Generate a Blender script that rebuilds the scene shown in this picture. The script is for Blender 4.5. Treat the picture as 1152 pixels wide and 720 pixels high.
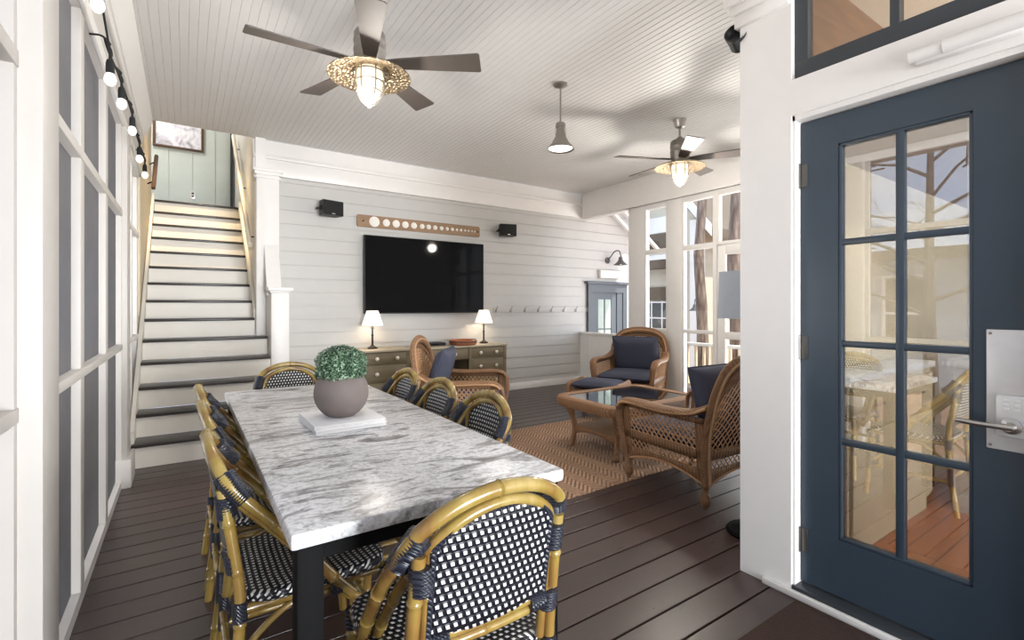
import bpy, bmesh, math, random
from mathutils import Vector, Matrix
random.seed(7)
PI = math.pi
SC = bpy.context.scene
COL = SC.collection
for o in list(bpy.data.objects):
    bpy.data.objects.remove(o)

# ------------------------------------------------------------------ camera / light / exposure
TH = math.atan2(368, 544)
cam_d = bpy.data.cameras.new('camera')
cam = bpy.data.objects.new('camera', cam_d)
COL.objects.link(cam)
cam.location = (0, 0, 1.27)
cam.rotation_euler = (PI / 2, 0, -TH)
cam_d.sensor_width = 36
cam_d.lens = 36 * 544 / 1152
cam_d.shift_y = -16 / 1152
cam_d.clip_start = 0.02
SC.camera = cam
SC.view_settings.view_transform = 'Standard'
SC.view_settings.look = 'None'
SC.view_settings.gamma = 1
SC.view_settings.use_curve_mapping = False
SC.view_settings.exposure = 0.72

world = bpy.data.worlds.new('sky')
SC.world = world
world.use_nodes = True
wt = world.node_tree
wt.nodes.clear()
_o = wt.nodes.new('ShaderNodeOutputWorld')
_b = wt.nodes.new('ShaderNodeBackground')
_tc = wt.nodes.new('ShaderNodeTexCoord')
_n = wt.nodes.new('ShaderNodeTexNoise')
_n.inputs['Scale'].default_value = 3.0
_n.inputs['Detail'].default_value = 6
_r = wt.nodes.new('ShaderNodeValToRGB')
_r.color_ramp.elements[0].position = 0.38
_r.color_ramp.elements[0].color = (0.46, 0.62, 0.95, 1)
_r.color_ramp.elements[1].position = 0.62
_r.color_ramp.elements[1].color = (0.86, 0.92, 1.0, 1)
wt.links.new(_tc.outputs['Generated'], _n.inputs['Vector'])
wt.links.new(_n.outputs['Fac'], _r.inputs['Fac'])
wt.links.new(_r.outputs['Color'], _b.inputs['Color'])
_b.inputs['Strength'].default_value = 1.5
wt.links.new(_b.outputs[0], _o.inputs[0])


def lamp(name, kind, loc, energy, color=(1, 1, 1), rot=None, size=None, size_y=None, parent=None, radius=None, target=None):
    d = bpy.data.lights.new(name, kind)
    d.energy = energy
    d.color = color
    if kind == 'AREA':
        d.shape = 'RECTANGLE'
        d.size = size
        d.size_y = size_y or size
    if radius is not None and kind == 'POINT':
        d.shadow_soft_size = radius
    o = bpy.data.objects.new(name, d)
    COL.objects.link(o)
    o.location = loc
    if target is not None:
        o.rotation_euler = (Vector(target) - Vector(loc)).to_track_quat('-Z', 'Y').to_euler()
    if rot:
        o.rotation_euler = rot
    if parent:
        o.parent = parent
    return o


sun = lamp('sun', 'SUN', (8, -10, 14), 4.6, (1.0, 0.95, 0.86))
sun.data.angle = 0.02
sun.rotation_euler = Vector((-0.5, 0.7, -1.23)).to_track_quat('-Z', 'Y').to_euler()
# added area fills standing in for daylight at the open end and both sides
lamp('fill_screened_end', 'AREA', (1.2, -1.95, 0.7), 30, (0.95, 0.98, 1.0), size=2.2, size_y=1.2, target=(1.6, 0.6, 3.4))
lamp('fill_beyond_screened_end', 'AREA', (1.7, -6.5, 1.0), 640, (0.97, 0.985, 1.0), size=3.0, size_y=2.2, target=(0.9, 5.0, 1.6))
lamp('fill_glazed_side', 'AREA', (7.3, 2.5, 0.8), 140, (0.96, 0.98, 1.0), size=3.2, size_y=2.0, target=(3.0, 2.0, 3.0))
lamp('fill_screened_side', 'AREA', (-1.6, 3.9, 1.0), 90, (0.96, 0.98, 1.0), size=2.2, size_y=1.6, target=(4.5, 4.2, 2.0))
lamp('hall_lamp_upstairs', 'AREA', (-0.6, 8.3, 4.9), 22, (1.0, 0.97, 0.93), size=0.6, target=(0.0, 8.6, 0))
_s = lamp('stair_downlight', 'SPOT', (0.15, 6.2, 4.7), 300, (1.0, 0.76, 0.45), target=(0.15, 7.35, 2.0), radius=0.08)
_s.data.spot_size = 0.75
_s.data.spot_blend = 0.9
lamp('interior_fill_spot', 'SPOT', (3.0, 0.35, 2.9), 120, (1.0, 0.95, 0.87), rot=(0, 0, 0), radius=0.1).data.spot_size = 1.25  # added interior fill spot, no fixture; brightens the floor seen through the door


# ------------------------------------------------------------------ materials
def srgb(r, g, b):
    f = lambda c: (c / 255 / 12.92) if c / 255 <= 0.04045 else ((c / 255 + 0.055) / 1.055) ** 2.4
    return (f(r), f(g), f(b), 1)


class NT:
    def __init__(s, name):
        s.m = bpy.data.materials.new(name)
        s.m.use_nodes = True
        s.t = s.m.node_tree
        s.t.nodes.clear()
        s.out = s.n('OutputMaterial')

    def n(s, k, **kw):
        nd = s.t.nodes.new('ShaderNode' + k)
        for a, v in kw.items():
            setattr(nd, a, v)
        return nd

    def l(s, a, b):
        s.t.links.new(a, b)

    def set(s, sock, v):
        if hasattr(v, 'is_linked'):
            s.l(v, sock)
        else:
            sock.default_value = v

    def math(s, op, a, b=None, c=None):
        nd = s.n('Math', operation=op)
        s.set(nd.inputs[0], a)
        if b is not None:
            s.set(nd.inputs[1], b)
        if c is not None:
            s.set(nd.inputs[2], c)
        return nd.outputs[0]

    def mix(s, f, a, b):
        nd = s.n('Mix', data_type='RGBA')
        s.set(nd.inputs['Factor'], f)
        s.set(nd.inputs[6], a)
        s.set(nd.inputs[7], b)
        return nd.outputs[2]

    def obj(s, scale=(1, 1, 1), rot=(0, 0, 0)):
        tc = s.n('TexCoord')
        mp = s.n('Mapping')
        s.l(tc.outputs['Object'], mp.inputs['Vector'])
        mp.inputs['Scale'].default_value = scale
        mp.inputs['Rotation'].default_value = rot
        return mp.outputs['Vector']

    def noise(s, vec, scale=5, detail=4, dist=0, rough=0.5):
        nd = s.n('TexNoise')
        s.l(vec, nd.inputs['Vector'])
        nd.inputs['Scale'].default_value = scale
        nd.inputs['Detail'].default_value = detail
        nd.inputs['Distortion'].default_value = dist
        nd.inputs['Roughness'].default_value = rough
        return nd.outputs['Fac']

    def ramp(s, f, stops):
        nd = s.n('ValToRGB')
        s.l(f, nd.inputs['Fac'])
        el = nd.color_ramp.elements
        while len(el) < len(stops):
            el.new(0.5)
        for e, (p, c) in zip(el, stops):
            e.position = p
            e.color = c
        return nd.outputs['Color']

    def bsdf(s, color, rough=0.5, metal=0.0, bump=None, bstr=0.3, bdist=0.01, spec=None, emis=None, estr=0, coat=0):
        p = s.n('BsdfPrincipled')
        s.set(p.inputs['Base Color'], color)
        s.set(p.inputs['Roughness'], rough)
        s.set(p.inputs['Metallic'], metal)
        if spec is not None:
            p.inputs['Specular IOR Level'].default_value = spec
        if coat:
            p.inputs['Coat Weight'].default_value = coat
            p.inputs['Coat Roughness'].default_value = 0.1
        if bump is not None:
            b = s.n('Bump')
            b.inputs['Strength'].default_value = bstr
            b.inputs['Distance'].default_value = bdist
            s.l(bump, b.inputs['Height'])
            s.l(b.outputs[0], p.inputs['Normal'])
        if emis is not None:
            s.set(p.inputs['Emission Color'], emis)
            p.inputs['Emission Strength'].default_value = estr
        s.l(p.outputs[0], s.out.inputs[0])
        return s.m


def plain(name, c, rough=0.5, metal=0.0, nscale=30, var=0.06, bstr=0.08, spec=None, coat=0):
    t = NT(name)
    v = t.obj()
    f = t.noise(v, nscale, 3)
    d = tuple(x * (1 - var) for x in c[:3]) + (1,)
    e = tuple(min(1, x * (1 + var)) for x in c[:3]) + (1,)
    return t.bsdf(t.mix(f, d, e), rough, metal, f, bstr, 0.004, spec, coat=coat)


def emitter(name, c, e, base=None):
    t = NT(name)
    f = t.noise(t.obj(), 8, 2)
    return t.bsdf(t.mix(f, base or c, c), 0.5, emis=c, estr=e)


M = {}
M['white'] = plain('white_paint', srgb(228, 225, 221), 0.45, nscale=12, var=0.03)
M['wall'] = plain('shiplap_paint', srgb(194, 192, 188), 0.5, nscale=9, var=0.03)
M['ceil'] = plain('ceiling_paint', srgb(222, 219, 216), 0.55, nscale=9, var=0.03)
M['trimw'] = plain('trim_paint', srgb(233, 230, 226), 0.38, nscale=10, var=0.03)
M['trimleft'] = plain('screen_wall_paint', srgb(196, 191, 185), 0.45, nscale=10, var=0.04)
M['cream'] = plain('cream_paint', srgb(226, 210, 180), 0.5)
M['sage'] = plain('sage_panel_paint', srgb(192, 201, 198), 0.55, nscale=7)
M['blue'] = plain('dark_blue_paint', srgb(54, 66, 77), 0.30, nscale=6, var=0.1, bstr=0.05)
M['charcoal'] = plain('charcoal_paint', srgb(52, 57, 62), 0.4)
M['slate'] = plain('slate_grey_paint', srgb(88, 95, 102), 0.45)
M['black'] = plain('black_metal', srgb(9, 9, 10), 0.7, 0.0, spec=0.12, var=0.02, bstr=0.0)
M['blackp'] = plain('black_plastic', srgb(20, 20, 21), 0.5)
M['bronze'] = plain('dark_bronze', srgb(48, 42, 36), 0.4, 0.7)
M['steel'] = plain('brushed_steel', srgb(182, 178, 172), 0.28, 1.0, nscale=60)
M['pewter'] = plain('aged_pewter', srgb(150, 145, 138), 0.42, 0.7, nscale=50, var=0.2)
M['blade'] = plain('fan_blade_grey', srgb(88, 80, 74), 0.55, 0.0, nscale=15, var=0.12)
M['plate'] = plain('satin_plate', srgb(214, 213, 211), 0.35, 0.3)
M['hinge'] = plain('hinge_steel', srgb(104, 102, 98), 0.35, 0.8)
M['rubber'] = plain('black_rubber', srgb(18, 18, 18), 0.8)
M['navy'] = None
M['shell'] = plain('shell_white', srgb(238, 233, 224), 0.6, nscale=80, var=0.08, bstr=0.3)
M['book'] = plain('book_cover_white', srgb(232, 232, 234), 0.4)
M['page'] = plain('book_pages', srgb(214, 212, 208), 0.8, nscale=120)
M['pot'] = plain('taupe_clay', srgb(110, 100, 96), 0.7, nscale=14, var=0.1)
M['soil'] = plain('soil', srgb(50, 40, 30), 0.9)
M['nickel'] = plain('pale_knob', srgb(212, 204, 188), 0.3, 0.4)
M['copper'] = plain('copper_brown_wood', srgb(160, 92, 58), 0.35, 0.2)
M['sconce'] = plain('sconce_grey', srgb(98, 98, 98), 0.4, 0.5)
M['lampgrey'] = plain('pale_grey_shade', srgb(176, 182, 190), 0.7)
M['siding'] = plain('beige_siding', srgb(194, 186, 168), 0.6)
M['bluesiding'] = plain('blue_grey_siding', srgb(168, 178, 190), 0.6)
M['eave'] = plain('brown_eave', srgb(92, 78, 62), 0.7)
M['roof'] = plain('metal_roof', srgb(190, 198, 210), 0.3, 0.3)
M['darkglass'] = plain('dark_window_glass', srgb(40, 46, 50), 0.08)
M['mat'] = None
M['deckunder'] = plain('deck_underside', srgb(26, 20, 18), 0.9)

# TV screen
t = NT('tv_screen')
M['screen'] = t.bsdf(t.mix(t.noise(t.obj(), 4), (0.004, 0.004, 0.005, 1), (0.006, 0.006, 0.007, 1)), 0.05, spec=0.10)

# glass
def glass(name, tint, base=0.06, edge=0.6, rough=0.0):
    t = NT(name)
    tr = t.n('BsdfTransparent')
    tr.inputs[0].default_value = tint
    gl = t.n('BsdfGlossy')
    gl.inputs['Roughness'].default_value = rough
    fr = t.n('LayerWeight')
    fr.inputs['Blend'].default_value = 0.35
    f = t.math('MULTIPLY_ADD', fr.outputs['Fresnel'], edge, base)
    f = t.math('MINIMUM', f, 0.9)
    mx = t.n('MixShader')
    t.l(f, mx.inputs[0])
    t.l(tr.outputs[0], mx.inputs[1])
    t.l(gl.outputs[0], mx.inputs[2])
    t.l(mx.outputs[0], t.out.inputs[0])
    return t.m


M['glass'] = glass('window_glass', (0.96, 0.97, 0.96, 1), 0.03, 0.25)
M['doorglass'] = glass('door_glass', (0.72, 0.73, 0.70, 1), 0.42, 0.5)
M['tableglass'] = glass('table_glass', (0.72, 0.80, 0.80, 1), 0.28, 0.7)
M['bulbglass'] = glass('clear_bulb_glass', (0.97, 0.96, 0.93, 1), 0.06, 0.3)

# insect screen
t = NT('insect_screen')
v = t.obj()
n1 = t.noise(t.obj((1, 60, 4)), 6, 3)
n2 = t.noise(v, 3, 3)
c = t.mix(n2, srgb(92, 92, 96), srgb(120, 119, 122))
c = t.mix(t.math('MULTIPLY', n1, 0.5), c, srgb(146, 145, 148))
df = t.n('BsdfDiffuse')
t.l(c, df.inputs[0])
tr = t.n('BsdfTransparent')
lw = t.n('LayerWeight')
lw.inputs['Blend'].default_value = 0.5
f = t.math('MULTIPLY_ADD', lw.outputs['Facing'], 0.65, 0.33)
f = t.math('MINIMUM', f, 0.97)
mx = t.n('MixShader')
t.l(f, mx.inputs[0]); t.l(tr.outputs[0], mx.inputs[1]); t.l(df.outputs[0], mx.inputs[2])
t.l(mx.outputs[0], t.out.inputs[0])
M['insect'] = t.m

# floor boards
t = NT('deck_boards')
tc = t.n('TexCoord')
sx = t.n('SeparateXYZ')
t.l(tc.outputs['Object'], sx.inputs[0])
row = t.math('FLOOR', t.math('DIVIDE', t.math('SUBTRACT', sx.outputs[1], 1.457), 0.149))
wn = t.n('TexWhiteNoise', noise_dimensions='1D')
t.l(row, wn.inputs['W'])
g = t.noise(t.obj((1.5, 40, 1)), 3, 5)
spots = t.noise(t.obj((3, 3, 1)), 14, 2)
spot = t.math('GREATER_THAN', spots, 0.78)
base = t.mix(wn.outputs['Value'], srgb(62, 47, 44), srgb(76, 59, 54))
base = t.mix(t.math('MULTIPLY', g, 0.35), base, srgb(52, 40, 38))
base = t.mix(t.math('MULTIPLY', spot, 0.35), base, srgb(150, 136, 130))
M['floor'] = t.bsdf(base, t.math('MULTIPLY_ADD', g, 0.2, 0.22), 0, g, 0.15, 0.003, spec=0.55)

# granite
t = NT('granite')
v = t.obj((2.6, 7.5, 2.6), (0, 0, 0.42))
n1 = t.noise(v, 1.3, 10, 1.9, 0.68)
n2 = t.noise(t.obj((3.2, 7, 3.2), (0, 0, 0.25)), 2.6, 10, 1.4, 0.7)
n3 = t.noise(t.obj(), 70, 4)
n4 = t.noise(t.obj((1.2, 2.2, 1.2)), 1.8, 4, 0.6)
col = t.ramp(n1, [(0.31, srgb(78, 76, 78)), (0.42, srgb(156, 154, 155)), (0.51, srgb(226, 227, 229)), (0.60, srgb(202, 201, 203)), (0.70, srgb(132, 131, 134))])
vein = t.ramp(n2, [(0.33, srgb(52, 48, 48)), (0.45, (1, 1, 1, 1)), (0.58, (1, 1, 1, 1)), (0.69, srgb(140, 138, 140))])
vein = t.mix(t.ramp(n4, [(0.40, (0, 0, 0, 1)), (0.58, (1, 1, 1, 1))]), vein, (1, 1, 1, 1))
mm = t.n('Mix', data_type='RGBA', blend_type='MULTIPLY')
mm.inputs[0].default_value = 0.9
t.l(col, mm.inputs[6]); t.l(vein, mm.inputs[7])
sp = t.ramp(n3, [(0.3, srgb(170, 168, 166)), (0.5, (1, 1, 1, 1))])
m2 = t.n('Mix', data_type='RGBA', blend_type='MULTIPLY')
m2.inputs[0].default_value = 0.6
t.l(mm.outputs[2], m2.inputs[6]); t.l(sp, m2.inputs[7])
M['granite'] = t.bsdf(m2.outputs[2], 0.28, spec=0.4)


# bistro weave
def weave(name, mode):
    t = NT(name)
    tc = t.n('TexCoord')
    s = t.n('SeparateXYZ')
    t.l(tc.outputs['Object'], s.inputs[0])
    p = 0.0178
    if mode == 'seat':
        u = t.math('ADD', s.outputs[0], s.outputs[2])
        w = t.math('SUBTRACT', s.outputs[1], s.outputs[2])
    else:
        u = s.outputs[0]
        w = s.outputs[2]
    U = t.math('DIVIDE', u, p)
    V = t.math('DIVIDE', w, p)
    row = t.math('FLOOR', V)
    half = t.math('MULTIPLY', t.math('FLOORED_MODULO', row, 2.0), 0.5)
    fv = t.math('FRACT', V)
    fu = t.math('FRACT', t.math('ADD', t.math('ADD', U, half), t.math('MULTIPLY', fv, 0.25)))
    a = t.math('LESS_THAN', t.math('ABSOLUTE', t.math('SUBTRACT', fu, 0.5)), 0.225)
    b = t.math('LESS_THAN', t.math('ABSOLUTE', t.math('SUBTRACT', fv, 0.5)), 0.245)
    w_ = t.math('MULTIPLY', a, b)
    h = t.math('MULTIPLY', t.math('SINE', t.math('MULTIPLY', fu, PI)), t.math('SINE', t.math('MULTIPLY', fv, PI)))
    return t.bsdf(t.mix(w_, srgb(14, 16, 26), srgb(226, 224, 220)), 0.4, 0, h, 0.6, 0.004)


M['wseat'] = weave('woven_seat_cane', 'seat')
M['wback'] = weave('woven_back_cane', 'back')

# bamboo
t = NT('bamboo')
n = t.noise(t.obj((5, 5, 1.5)), 2.2, 3)
n2 = t.noise(t.obj((30, 30, 3)), 3, 3)
c = t.ramp(n, [(0.30, srgb(106, 70, 38)), (0.43, srgb(140, 110, 56)), (0.58, srgb(152, 130, 64)), (0.75, srgb(186, 164, 108))])
c = t.mix(t.math('MULTIPLY', n2, 0.35), c, srgb(106, 86, 42))
M['bamboo'] = t.bsdf(c, 0.27, coat=0.3)
# binding
t = NT('navy_binding')
w = t.n('TexWave', wave_type='BANDS', bands_direction='DIAGONAL')
t.l(t.obj(), w.inputs['Vector'])
w.inputs['Scale'].default_value = 60
M['bind'] = t.bsdf(t.mix(w.outputs['Fac'], srgb(18, 20, 29), srgb(44, 48, 60)), 0.35, 0, w.outputs['Fac'], 0.5, 0.003)


# wicker
def wicker(name, c0, c1, sc=70):
    t = NT(name)
    w1 = t.n('TexWave', wave_type='BANDS', bands_direction='Z')
    w2 = t.n('TexWave', wave_type='BANDS', bands_direction='DIAGONAL')
    t.l(t.obj(), w1.inputs['Vector'])
    t.l(t.obj((1, 1, 0)), w2.inputs['Vector'])
    w1.inputs['Scale'].default_value = sc * 0.5
    w2.inputs['Scale'].default_value = sc * 0.36
    h = t.math('MULTIPLY', w1.outputs['Fac'], w2.outputs['Fac'])
    n = t.noise(t.obj(), 14, 4)
    c = t.mix(n, c0, c1)
    return t.bsdf(t.mix(h, c0, c), 0.5, 0, h, 0.7, 0.006)


M['wicker'] = wicker('wicker_brown', srgb(124, 88, 58), srgb(190, 148, 108))
M['wickerstrand'] = plain('wicker_strand', srgb(184, 142, 102), 0.5, nscale=25, var=0.3)

# navy fabric
t = NT('navy_fabric')
n = t.noise(t.obj(), 260, 2)
n2 = t.noise(t.obj(), 4, 3)
M['navy'] = t.bsdf(t.mix(n, srgb(42, 45, 60), t.mix(n2, srgb(66, 69, 88), srgb(84, 87, 104))), 0.85, 0, n, 0.3, 0.002)

# jute rug, chevron bands
t = NT('jute_rug')
tc = t.n('TexCoord'); s = t.n('SeparateXYZ'); t.l(tc.outputs['Object'], s.inputs[0])
tri = t.math('PINGPONG', s.outputs[0], 0.09)
st = t.math('FRACT', t.math('DIVIDE', t.math('ADD', s.outputs[1], tri), 0.042))
n = t.noise(t.obj((1, 1, 1)), 46, 5, 0, 0.7)
band = t.math('SINE', t.math('MULTIPLY', st, PI))
c = t.mix(n, srgb(92, 62, 46), srgb(206, 168, 134))
c = t.mix(t.math('MULTIPLY', t.math('GREATER_THAN', st, 0.6), 0.6), c, srgb(66, 48, 40))
M['rug'] = t.bsdf(c, 0.9, 0, t.math('ADD', band, n), 0.7, 0.008)
# mat
t = NT('coir_mat')
n = t.noise(t.obj(), 90, 4)
n2 = t.noise(t.obj(), 5, 3)
M['mat'] = t.bsdf(t.mix(n, srgb(36, 24, 20), t.mix(n2, srgb(66, 44, 34), srgb(84, 58, 44))), 0.95, 0, n, 0.8, 0.006)


def wood(name, c0, c1, scale=(1.5, 14, 14), rough=0.45, ns=3):
    t = NT(name)
    n = t.noise(t.obj(scale), ns, 6, 0.6)
    return t.bsdf(t.mix(n, c0, c1), rough, 0, n, 0.15, 0.003)


M['drift'] = wood('grey_brown_wood', srgb(116, 90, 64), srgb(172, 138, 104))
M['console'] = wood('olive_grey_wood', srgb(92, 80, 58), srgb(126, 112, 86), rough=0.5)
M['consoletop'] = wood('console_top', srgb(150, 138, 116), srgb(184, 172, 150))
M['frame'] = wood('dark_frame', srgb(64, 44, 30), srgb(92, 66, 46))
M['brownwood'] = wood('brown_plank_wall', srgb(78, 54, 34), srgb(132, 98, 64), (1.2, 8, 8), 0.55)
M['railwood'] = wood('pale_rail', srgb(222, 210, 190), srgb(234, 224, 208))
M['tread'] = plain('dark_tread_paint', srgb(54, 50, 48), 0.32, nscale=8, var=0.12)
M['riser'] = plain('riser_paint', srgb(232, 227, 217), 0.45, nscale=5, var=0.04)
M['bark'] = None
t = NT('pine_bark')
n = t.noise(t.obj((8, 8, 2)), 2.5, 6, 0.5)
vv = t.n('TexVoronoi'); t.l(t.obj((9, 9, 2.2)), vv.inputs['Vector']); vv.inputs['Scale'].default_value = 1.6
M['bark'] = t.bsdf(t.mix(t.math('MULTIPLY', vv.outputs['Distance'], 1.1), t.mix(n, srgb(132, 112, 98), srgb(178, 160, 148)), srgb(84, 68, 60)), 0.9, 0, vv.outputs['Distance'], 0.9, 0.03)
M['branch'] = plain('bare_branch', srgb(92, 80, 72), 0.9)
# interior floor
t = NT('interior_plank_floor')
b = t.n('TexBrick')
t.l(t.obj(rot=(0, 0, 0)), b.inputs['Vector'])
b.inputs['Color1'].default_value = srgb(190, 118, 76)
b.inputs['Color2'].default_value = srgb(208, 140, 96)
b.inputs['Mortar'].default_value = srgb(110, 62, 38)
b.inputs['Scale'].default_value = 1.0
b.inputs['Brick Width'].default_value = 1.2
b.inputs['Row Height'].default_value = 0.13
b.inputs['Mortar Size'].default_value = 0.004
M['ifloor'] = t.bsdf(b.outputs['Color'], 0.25)
# ground leaves
t = NT('leaf_litter')
n = t.noise(t.obj(), 9, 8, 0.4, 0.7)
M['ground'] = t.bsdf(t.ramp(n, [(0.3, srgb(96, 66, 44)), (0.5, srgb(164, 122, 88)), (0.7, srgb(206, 176, 146))]), 0.95, 0, n, 0.8, 0.05)
# abstract floral print
t = NT('pale_print')
n = t.noise(t.obj(), 5, 5, 1.2)
M['print'] = t.bsdf(t.ramp(n, [(0.34, srgb(146, 148, 160)), (0.45, srgb(196, 196, 210)), (0.58, srgb(226, 228, 236)), (0.7, srgb(198, 192, 212))]), 0.4)
# hammered dish
t = NT('hammered_metal')
vv = t.n('TexVoronoi'); t.l(t.obj(), vv.inputs['Vector']); vv.inputs['Scale'].default_value = 55
M['hammer'] = t.bsdf(t.mix(vv.outputs['Distance'], srgb(196, 178, 148), srgb(120, 100, 78)), 0.28, 0.85, vv.outputs['Distance'], 0.9, 0.01)
# foliage
t = NT('boxwood_leaves')
oi = t.noise(t.obj(), 55, 3)
M['leaf'] = t.bsdf(t.ramp(oi, [(0.3, srgb(34, 62, 42)), (0.5, srgb(70, 104, 74)), (0.66, srgb(160, 186, 158))]), 0.5)
M['leafdark'] = plain('boxwood_core', srgb(28, 44, 32), 0.9)
M['glow'] = emitter('lamp_glow', (1.0, 0.86, 0.64, 1), 0.55)
M['glowwhite'] = emitter('lamp_glow_white', (1.0, 0.95, 0.86, 1), 1.8)
M['bulb'] = emitter('festoon_filament', (1.0, 0.95, 0.87, 1), 0.5)
M['shade'] = emitter('lit_linen_shade', (1.0, 0.94, 0.86, 1), 0.42)


# ------------------------------------------------------------------ mesh helpers
class MB:
    def __init__(s):
        s.bm = bmesh.new()

    def box(s, x0, x1, y0, y1, z0, z1, bev=0.0, mat=None):
        x0, x1 = min(x0, x1), max(x0, x1); y0, y1 = min(y0, y1), max(y0, y1); z0, z1 = min(z0, z1), max(z0, z1)
        vs = [s.bm.verts.new((x, y, z)) for x in (x0, x1) for y in (y0, y1) for z in (z0, z1)]
        fs = [(0, 1, 3, 2), (4, 6, 7, 5), (0, 4, 5, 1), (2, 3, 7, 6), (0, 2, 6, 4), (1, 5, 7, 3)]
        faces = [s.bm.faces.new([vs[i] for i in f]) for f in fs]
        if bev > 0:
            es = list({e for f in faces for e in f.edges})
            r = bmesh.ops.bevel(s.bm, geom=es, offset=bev, segments=2, affect='EDGES', profile=0.5)
            vs = list({v for f in r['faces'] for v in f.verts} | {v for v in vs if v.is_valid})
        if mat is not None:
            bmesh.ops.transform(s.bm, matrix=mat, verts=[v for v in vs if v.is_valid])
        return s

    def tube(s, pts, r, n=8, closed=False, cap=True, flat=None, up=None):
        P = [Vector(p) for p in pts]
        N = len(P)
        rs = r if isinstance(r, (list, tuple)) else [r] * N
        T = []
        for i in range(N):
            a = P[(i - 1) % N] if (closed or i > 0) else P[i]
            b = P[(i + 1) % N] if (closed or i < N - 1) else P[i]
            d = b - a
            T.append(d.normalized() if d.length > 1e-9 else Vector((0, 0, 1)))
        u0 = Vector(up) if up else (Vector((0, 0, 1)) if abs(T[0].z) < 0.9 else Vector((1, 0, 0)))
        u = (u0 - T[0] * u0.dot(T[0])).normalized()
        rings = []
        for i in range(N):
            ref = Vector(up) if up else u
            u = ref - T[i] * ref.dot(T[i])
            u = u.normalized() if u.length > 1e-6 else Vector((1, 0, 0))
            w = T[i].cross(u)
            k = flat or 1.0
            rings.append([s.bm.verts.new(P[i] + (u * math.cos(2 * PI * j / n) + w * math.sin(2 * PI * j / n) * k) * rs[i]) for j in range(n)])
        for i in range(N if closed else N - 1):
            A, B = rings[i], rings[(i + 1) % N]
            for j in range(n):
                s.bm.faces.new((A[j], A[(j + 1) % n], B[(j + 1) % n], B[j]))
        if cap and not closed:
            s.bm.faces.new(list(reversed(rings[0])))
            s.bm.faces.new(rings[-1])
        return s

    def lathe(s, prof, c=(0, 0, 0), n=24, mat=None, caps=True):
        rings = []
        M_ = Matrix.Translation(c) @ (mat or Matrix())
        for (r, z) in prof:
            rings.append([s.bm.verts.new(M_ @ Vector((max(r, 1e-4) * math.cos(2 * PI * j / n), max(r, 1e-4) * math.sin(2 * PI * j / n), z))) for j in range(n)])
        for A, B in zip(rings, rings[1:]):
            for j in range(n):
                s.bm.faces.new((A[j], A[(j + 1) % n], B[(j + 1) % n], B[j]))
        if caps:
            s.bm.faces.new(list(reversed(rings[0])))
            s.bm.faces.new(rings[-1])
        return s

    def prism(s, poly, ext, mat=None):
        """poly: list of 3-D points (planar); ext: extrusion vector"""
        A = [s.bm.verts.new(p) for p in poly]
        B = [s.bm.verts.new(Vector(p) + Vector(ext)) for p in poly]
        s.bm.faces.new(A)
        s.bm.faces.new(list(reversed(B)))
        n = len(A)
        for i in range(n):
            s.bm.faces.new((A[(i + 1) % n], A[i], B[i], B[(i + 1) % n]))
        return s

    def grid(s, fn, nu, nv, thick=0.0):
        V = [[s.bm.verts.new(fn(i / nu, j / nv)) for j in range(nv + 1)] for i in range(nu + 1)]
        for i in range(nu):
            for j in range(nv):
                s.bm.faces.new((V[i][j], V[i + 1][j], V[i + 1][j + 1], V[i][j + 1]))
        return s

    def build(s, name, mat, parent=None, smooth=True, ang=40, loc=None, rot=None, solid=0.0):
        bm = s.bm
        bmesh.ops.recalc_face_normals(bm, faces=bm.faces)
        me = bpy.data.meshes.new(name)
        bm.to_mesh(me)
        bm.free()
        me.materials.append(mat)
        if smooth:
            me.shade_smooth()
            me.set_sharp_from_angle(angle=math.radians(ang))
        o = bpy.data.objects.new(name, me)
        COL.objects.link(o)
        if parent:
            o.parent = parent
        if loc:
            o.location = loc
        if rot:
            o.rotation_euler = rot
        if solid:
            md = o.modifiers.new('solid', 'SOLIDIFY')
            md.thickness = solid
            md.offset = 0
        return o


def thing(name, label, cat, loc=(0, 0, 0), rz=0, group=None):
    o = bpy.data.objects.new(name, None)
    o.empty_display_size = 0.1
    COL.objects.link(o)
    o.location = loc
    o.rotation_euler = (0, 0, rz)
    return tag(o, label, cat, group)


def tag(o, label, cat, group=None):
    o['label'] = label
    o['category'] = cat
    if group:
        o['group'] = group
    return o


def struct(o, label=None):
    o['kind'] = 'structure'
    if label:
        o['label'] = label
    return o


def sroot(name, label=None, loc=(0, 0, 0)):
    o = bpy.data.objects.new(name, None)
    COL.objects.link(o)
    o.location = loc
    return struct(o, label)


def copy_tree(o, parent=None):
    c = o.copy()
    COL.objects.link(c)
    if parent:
        c.parent = parent
    for ch in list(o.children):
        copy_tree(ch, c)
    return c


def dup(o, loc, rz, label):
    c = copy_tree(o)
    c.location = loc
    c.rotation_euler = (0, 0, rz)
    c['label'] = label
    return c


def cr(pts, m=6, closed=False):
    """Catmull-Rom resample"""
    P = [Vector(p) for p in pts]
    N = len(P)
    out = []
    for i in range(N if closed else N - 1):
        if closed:
            p0, p1, p2, p3 = P[(i - 1) % N], P[i], P[(i + 1) % N], P[(i + 2) % N]
        else:
            p1, p2 = P[i], P[i + 1]
            p0 = P[i - 1] if i > 0 else p1 * 2 - p2
            p3 = P[i + 2] if i + 2 < N else p2 * 2 - p1
        for k in range(m):
            t_ = k / m
            out.append(0.5 * ((2 * p1) + (p2 - p0) * t_ + (2 * p0 - 5 * p1 + 4 * p2 - p3) * t_ ** 2 + (3 * p1 - p0 - 3 * p2 + p3) * t_ ** 3))
    if not closed:
        out.append(P[-1])
    return out


def seg(a, b, n=2):
    a, b = Vector(a), Vector(b)
    return [a.lerp(b, i / (n - 1)) for i in range(n)]


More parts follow.
